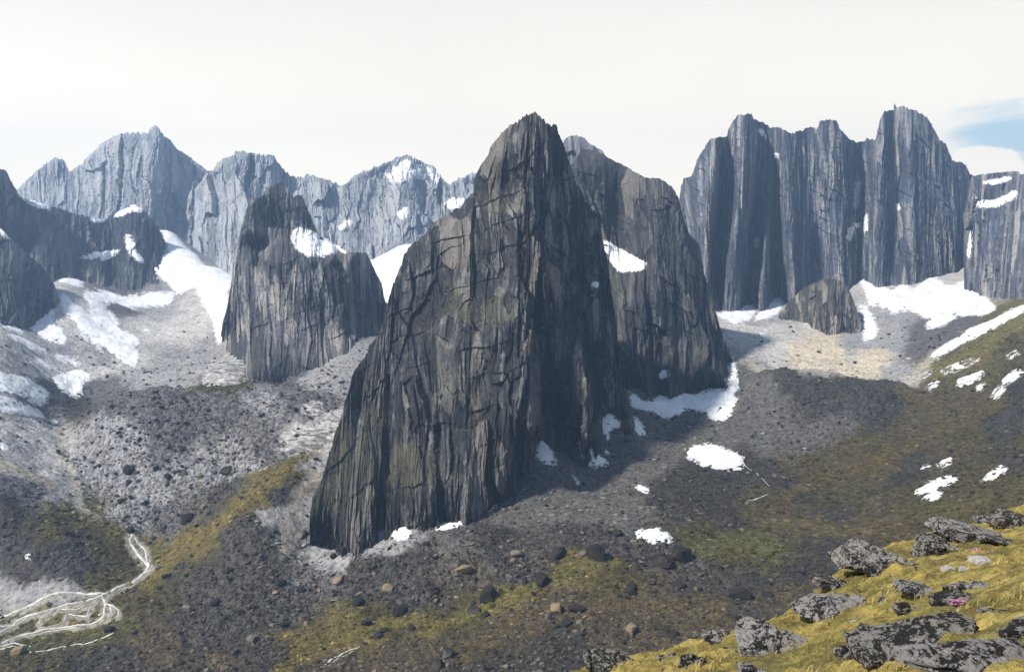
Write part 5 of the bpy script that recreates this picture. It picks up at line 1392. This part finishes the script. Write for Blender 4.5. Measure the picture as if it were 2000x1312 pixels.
def hill_mat():
    m, T = new_mat('moss_and_turf')
    tc = T.n('ShaderNodeTexCoord').outputs['Object']
    n1 = T.noise(tc, .9, 5, .6)
    n2 = T.noise(tc, 4.0, 5, .65)
    n3 = T.noise(tc, 26.0, 3, .7)
    tint = T.n('ShaderNodeAttribute', attribute_name='tone').outputs['Fac']
    c = T.mix(T.ramp(n1, .38, .62), (.29, .235, .075), (.16, .145, .055))
    c = T.mix(T.ramp(n2, .46, .66), c, (.36, .275, .080))
    c = T.mix(T.math('MULTIPLY', T.ramp(n2, .50, .36), .8), c, (.115, .075, .026))
    n5 = T.noise(tc, 1.7, 5, .65)
    c = T.mix(T.math('MULTIPLY', T.ramp(n5, .54, .64), .75), c, (.105, .075, .045))
    c = T.mix(T.math('MULTIPLY', T.ramp(n3, .52, .70), .6), c, (.09, .075, .022))
    c = T.mix(T.math('MULTIPLY', T.ramp(tint, .50, .22), .75), c, (.120, .115, .040))
    c = T.mix(T.math('MULTIPLY', T.ramp(tint, .56, .80), .7), c, (.40, .315, .110))
    c = T.mix(T.math('MULTIPLY', T.ramp(tint, .16, .04), .8), c, (.10, .055, .035))
    h = T.math('ADD', T.math('MULTIPLY', n2, .8), T.math('MULTIPLY', n3, .7))
    bp = T.n('ShaderNodeBump', i_Strength=1.0, i_Distance=.09, i_Height=h)
    finish(T, c, .95, bp.outputs[0], .1)
    return m


def build_hill():
    A, D = np.meshgrid(HA, HD)
    X, Y = A * D, D
    Z = hill_height(X, Y)
    H, tint = cushions(X, Y)
    P = np.stack([X, Y, Z + H], -1)
    o = mesh_from('hillside', P.reshape(-1, 3), grid_faces(*P.shape[:2]), hill_mat(), {'tone': tint.ravel()})
    tag(o, 'near hillside of golden moss and turf sloping down to the left', 'hillside', kind='structure')


build_hill()


def hill_hit(px, py):
    a, t = ray(px, py)
    ds = np.linspace(3.0, 34, 1600)
    g = hill_height(a * ds, ds)
    b = np.nonzero(t * ds <= g)[0]
    d = ds[b[0]] if len(b) else None
    return None if d is None else np.array([a * d, d, g[b[0]]])


def lichen_mat(name, pale, dark, amount, cream=(.36, .34, .25)):
    m, T = new_mat(name)
    tc = T.n('ShaderNodeTexCoord').outputs['Object']
    n1 = T.noise(tc, 5.2, 7, .74, .2)
    n2 = T.noise(tc, 19.0, 6, .76, .2)
    n3 = T.noise(tc, 38.0, 4, .7)
    n4 = T.noise(tc, 1.3, 3, .5)
    c = T.mix(T.ramp(n2, .35, .65), tuple(v * .62 for v in pale), pale)
    c = T.mix(T.math('MULTIPLY', T.ramp(n4, .56, .66), .7), c, cream)
    k = T.math('ADD', T.math('MULTIPLY', n1, .65), T.math('MULTIPLY', n2, .55))
    k = T.math('ADD', k, T.math('MULTIPLY', n3, .18))
    c = T.mix(T.ramp(k, amount + .025, amount - .025), c, dark)
    c = T.mix(T.math('MULTIPLY', T.ramp(n3, .58, .68), .6), c, tuple(v * 1.4 for v in dark))
    h = T.math('ADD', T.math('MULTIPLY', n2, 1.0), T.math('MULTIPLY', n3, .5))
    bp = T.n('ShaderNodeBump', i_Strength=1.0, i_Distance=.07, i_Height=h)
    finish(T, c, .9, bp.outputs[0], .15)
    return m


M_LICHEN = lichen_mat('pale_lichen_rock', (.36, .34, .33), (.025, .024, .025), .665)
M_LICHEN_DARK = lichen_mat('black_lichen_rock', (.30, .285, .265), (.024, .023, .023), .695)
M_WHITE = lichen_mat('white_stone', (.62, .60, .58), (.22, .20, .20), .50, (.62, .60, .55))

ROCKS = [  # left, top, right, bottom in the photograph, tilt, material, label
    (1140, 1266, 1268, 1322, -.28, 'd', 'dark wedge of rock at the lower left tip of the mossy hillside'),
    (1282, 1274, 1330, 1300, -.1, 'p', 'pale low rock next to the dark wedge at the hillside tip'),
    (1328, 1272, 1386, 1308, -.15, 'd', 'dark speckled rock among moss near the hillside tip'),
    (1372, 1228, 1450, 1268, -.35, 'p', 'narrow slanting rock on the skyline edge of the moss'),
    (1410, 1264, 1440, 1282, -.1, 'p', 'small flat pale stone in the moss left of the speckled block'),
    (1446, 1210, 1614, 1288, -.12, 'p', 'broad speckled grey block with white lichen in the golden moss'),
    (1564, 1150, 1706, 1216, .12, 'p', 'rounded speckled block above the broad one, on the hillside edge'),
    (1514, 1172, 1568, 1204, -.3, 'd', 'small dark rock left of the rounded speckled block'),
    (1592, 1126, 1690, 1158, -.2, 'd', 'thin dark rock behind the rounded speckled block'),
    (1648, 1046, 1820, 1128, -.25, 'p', 'long leaning grey rock higher on the hillside edge'),
    (1690, 1098, 1760, 1128, -.15, 'd', 'dark rock below the long leaning one'),
    (1796, 1038, 1890, 1096, -.3, 'd', 'jagged dark rock in the jumble near the top of the edge'),
    (1836, 1010, 1970, 1074, -.25, 'p', 'grey slab topping the jumble on the hillside edge'),
    (1906, 1002, 1950, 1028, -.2, 'p', 'small pointed rock poking above the skyline of the edge'),
    (1952, 992, 2040, 1036, -.1, 'd', 'black block at the highest point of the hillside edge'),
    (1920, 1040, 2010, 1078, -.2, 'd', 'dark rock in the moss below the black block'),
    (1688, 1192, 1972, 1292, .06, 'd', 'huge black and white slab lying across the hillside'),
    (1690, 1222, 1800, 1276, -.3, 'p', 'pale speckled shoulder rock at the left end of the huge slab'),
    (1770, 1250, 2100, 1345, -.08, 'p', 'great pale slab with cream lichen under the huge black and white one'),
    (1758, 1134, 1856, 1170, -.12, 'p', 'flat pale rock in the moss below the white stones'),
    (1848, 1130, 1956, 1158, -.05, 'p', 'long low pale rock to the right of the flat pale one'),
    (1822, 1148, 1924, 1194, .05, 'd', 'dark hummock of rock under the long low pale one'),
    (1750, 1174, 1804, 1202, -.3, 'd', 'small dark rock half sunk in moss left of the dark hummock'),
    (1918, 1182, 1990, 1206, 0, 'd', 'low dark rock beside the pink flowers'),
    (1960, 1208, 2060, 1248, .05, 'd', 'dark ledge of rock continuing right of the huge slab'),
    (1630, 1258, 1696, 1288, -.1, 'p', 'small pale rock with a dark stone beside it in the moss'),
    (1656, 1272, 1700, 1296, -.1, 'd', 'little dark stone touching the small pale rock'),
    (1446, 1298, 1512, 1325, -.1, 'p', 'flat pale rock cut by the bottom of the view'),
    (1714, 1160, 1742, 1178, 0, 'p', 'small grey stone in the grass left of the sunken dark rock'),
    (1898, 1082, 1940, 1112, 0, 'w', 'largest of three white stones, with pink flowers behind'),
    (1842, 1102, 1868, 1120, 0, 'w', 'egg-shaped white stone, the lowest left of three'),
    (1875, 1104, 1892, 1122, 0, 'w', 'smallest white stone, between the other two'),
    (1662, 1210, 1680, 1222, 0, 'w', 'tiny pale stone in the tall grass'),
]


def build_rocks():
    for k, (x0, y0, x1, y1, tilt, mk, label) in enumerate(ROCKS):
        p = hill_hit((x0 + x1) / 2, min(y1 - .18 * (y1 - y0), 1345))
        if p is None:
            continue
        d = p[1]
        w = (x1 - x0) * d / F * 1.06
        hm = (y1 - y0) * d / F
        dep = min(.62 * w, 1.6 * hm) if mk != 'w' else w * .8
        H = max(.45 * hm, (hm - .42 * dep) / .9)
        v, f = rock_shape(6, 200 + 3 * k, .80 if mk != 'w' else .35, 9 if mk != 'w' else 5, .060 if mk != 'w' else .03)
        v = v * np.array([w, dep, H * 1.7])
        # layered cracks
        if mk != 'w':
            ph = v[:, 2] / .16 + .9 * fbm2(v[:, 0] * 1.6, v[:, 1] * 1.6, 3, .55, k)
            st = h32(np.floor(ph).astype(np.int64), seed=k) - .5
            crack = np.exp(-((ph - np.round(ph)) / .09) ** 2)
            v[:, :2] *= (1 + .16 * st - .07 * crack)[:, None]
            jt = np.abs(vnoise2(v[:, 0] * 1.5 + k, v[:, 1] * 1.5, k + 9))
            v[:, 2] -= .05 * np.exp(-(jt / .035) ** 2)
        ca, sa = math.cos(-tilt), math.sin(-tilt)
        v = v @ np.array([[ca, 0, -sa], [0, 1, 0], [sa, 0, ca]])
        mat = {'p': M_LICHEN, 'd': M_LICHEN_DARK, 'w': M_WHITE}[mk]
        o = mesh_from('rock' if mk != 'w' else 'stone', v, f, mat, smooth=True)
        o.location = (p[0], p[1] + dep * .30, p[2] + H * .16)
        tag(o, label, 'rock' if mk != 'w' else 'stone')


build_rocks()


def grass_mat():
    m, T = new_mat('dry_grass')
    t = T.n('ShaderNodeAttribute', attribute_name='tone').outputs['Fac']
    c = T.mix(T.ramp(t, 0, .5), (.10, .115, .030), (.25, .20, .055))
    c = T.mix(T.ramp(t, .5, 1), c, (.40, .32, .14))
    finish(T, c, .8, None, .15)
    return m


def build_grass(n):
    r = np.random.default_rng(23)
    a = r.uniform(.02, .80, n * 5); d = 1 / r.uniform(1 / 24, 1 / 3.8, n * 5)
    x, y = a * d, d
    cl = fbm2(x / .9, y / .9, 3, .6, 77)
    inside = y < np.interp(x, CREST[:, 0], CREST[:, 1]) + .5
    ok = inside & (r.random(n * 5) < np.clip(-.05 + cl * 1.8, .015, 1))
    x, y, cl = x[ok][:n], y[ok][:n], cl[ok][:n]
    n = len(x)
    z = hill_height(x, y) - .01
    L = r.uniform(.04, .12, n) * (1 + 1.3 * np.clip(cl, 0, 1)); w = .0045 * r.uniform(.7, 1.4, n) * np.clip(y / 8, .8, 1.8)
    ph = r.uniform(0, 6.28, n); lean = r.uniform(.1, .75, n)
    dx, dy = np.cos(ph) * lean + .15, np.sin(ph) * lean
    sx, sy = -np.sin(ph) * w, np.cos(ph) * w
    b = np.stack([x, y, z], -1)
    s = np.stack([sx, sy, 0 * sx], -1)
    mid = b + np.stack([dx * .35, dy * .35, np.full(n, .62)], -1) * L[:, None]
    tip = b + np.stack([dx * 1.0, dy * 1.0, .95 - .35 * lean], -1) * L[:, None]
    V = np.stack([b - s, b + s, mid + s * .7, mid - s * .7, tip], 1).reshape(-1, 3)
    k = (np.arange(n) * 5)[:, None]
    Fc = np.concatenate([k + np.array([[0, 1, 2]]), k + np.array([[0, 2, 3]]), k + np.array([[3, 2, 4]])])
    tone = np.repeat(np.clip(.55 + .5 * fbm2(x / 2, y / 2, 2, .5, 88) + r.uniform(-.35, .35, n), 0, 1), 5)
    tag(mesh_from('grass', V, Fc, grass_mat(), {'tone': tone}), 'thin golden green grass blades growing in the moss', 'grass', kind='stuff')


build_grass(16000)


def flower_mat():
    m, T = new_mat('pink_petals')
    n = T.noise(T.n('ShaderNodeTexCoord').outputs['Object'], 20, 2, .5)
    finish(T, T.mix(n, (.36, .09, .20), (.48, .18, .32)), .7)
    return m


def build_flowers():
    m = flower_mat()
    r = np.random.default_rng(3)
    for px, py, wpx, label in ((1912, 1084, 26, 'pink flower clump growing beside the largest white stone'), (1868, 1191, 22, 'pink flower clump at the upper edge of the huge slab')):
        p = hill_hit(px, py)
        w = wpx * p[1] / F
        V, Fc = [], []
        for k in range(16):
            c = np.array([r.normal(0, w * .35), r.normal(0, w * .22), r.uniform(.02, .09)])
            for q in range(5):
                t = q * 1.257 + r.uniform(-.2, .2); s = .012 * r.uniform(.8, 1.3)
                e = np.array([math.cos(t), math.sin(t), .35]) * s * 1.6; g = np.array([-math.sin(t), math.cos(t), 0]) * s * .7
                b = len(V)
                V += [c, c + e * .6 + g, c + e, c + e * .6 - g]; Fc.append((b, b + 1, b + 2, b + 3))
        o = mesh_from('flower_clump', np.array(V), np.array(Fc), m)
        o.location = p + np.array([0, 0, .03])
        tag(o, label, 'flowers')


build_flowers()

# ------------------------------------------------------------------ haze
def build_haze():
    m, T = new_mat('valley_air')
    v = T.n('ShaderNodeVolumePrincipled')
    v.inputs['Color'].default_value = (0.42, 0.64, 1.0, 1)
    v.inputs['Density'].default_value = 0.000082
    v.inputs['Anisotropy'].default_value = 0.25
    o = T.n('ShaderNodeOutputMaterial')
    T.link(v.outputs[0], o.inputs['Volume'])
    x, y0, y1, z0, z1 = 6200, -300, 6600, -700, 620
    vs = [(sx * x, yy, zz) for sx in (-1, 1) for yy in (y0, y1) for zz in (z0, z1)]
    fs = [(0, 1, 3, 2), (4, 6, 7, 5), (0, 4, 5, 1), (2, 3, 7, 6), (0, 2, 6, 4), (1, 5, 7, 3)]
    o = mesh_from('haze', np.array(vs, float), np.array(fs), m, smooth=False)
    tag(o, 'thin blue air between the viewpoint and the far peaks', 'haze', kind='stuff')


build_haze()
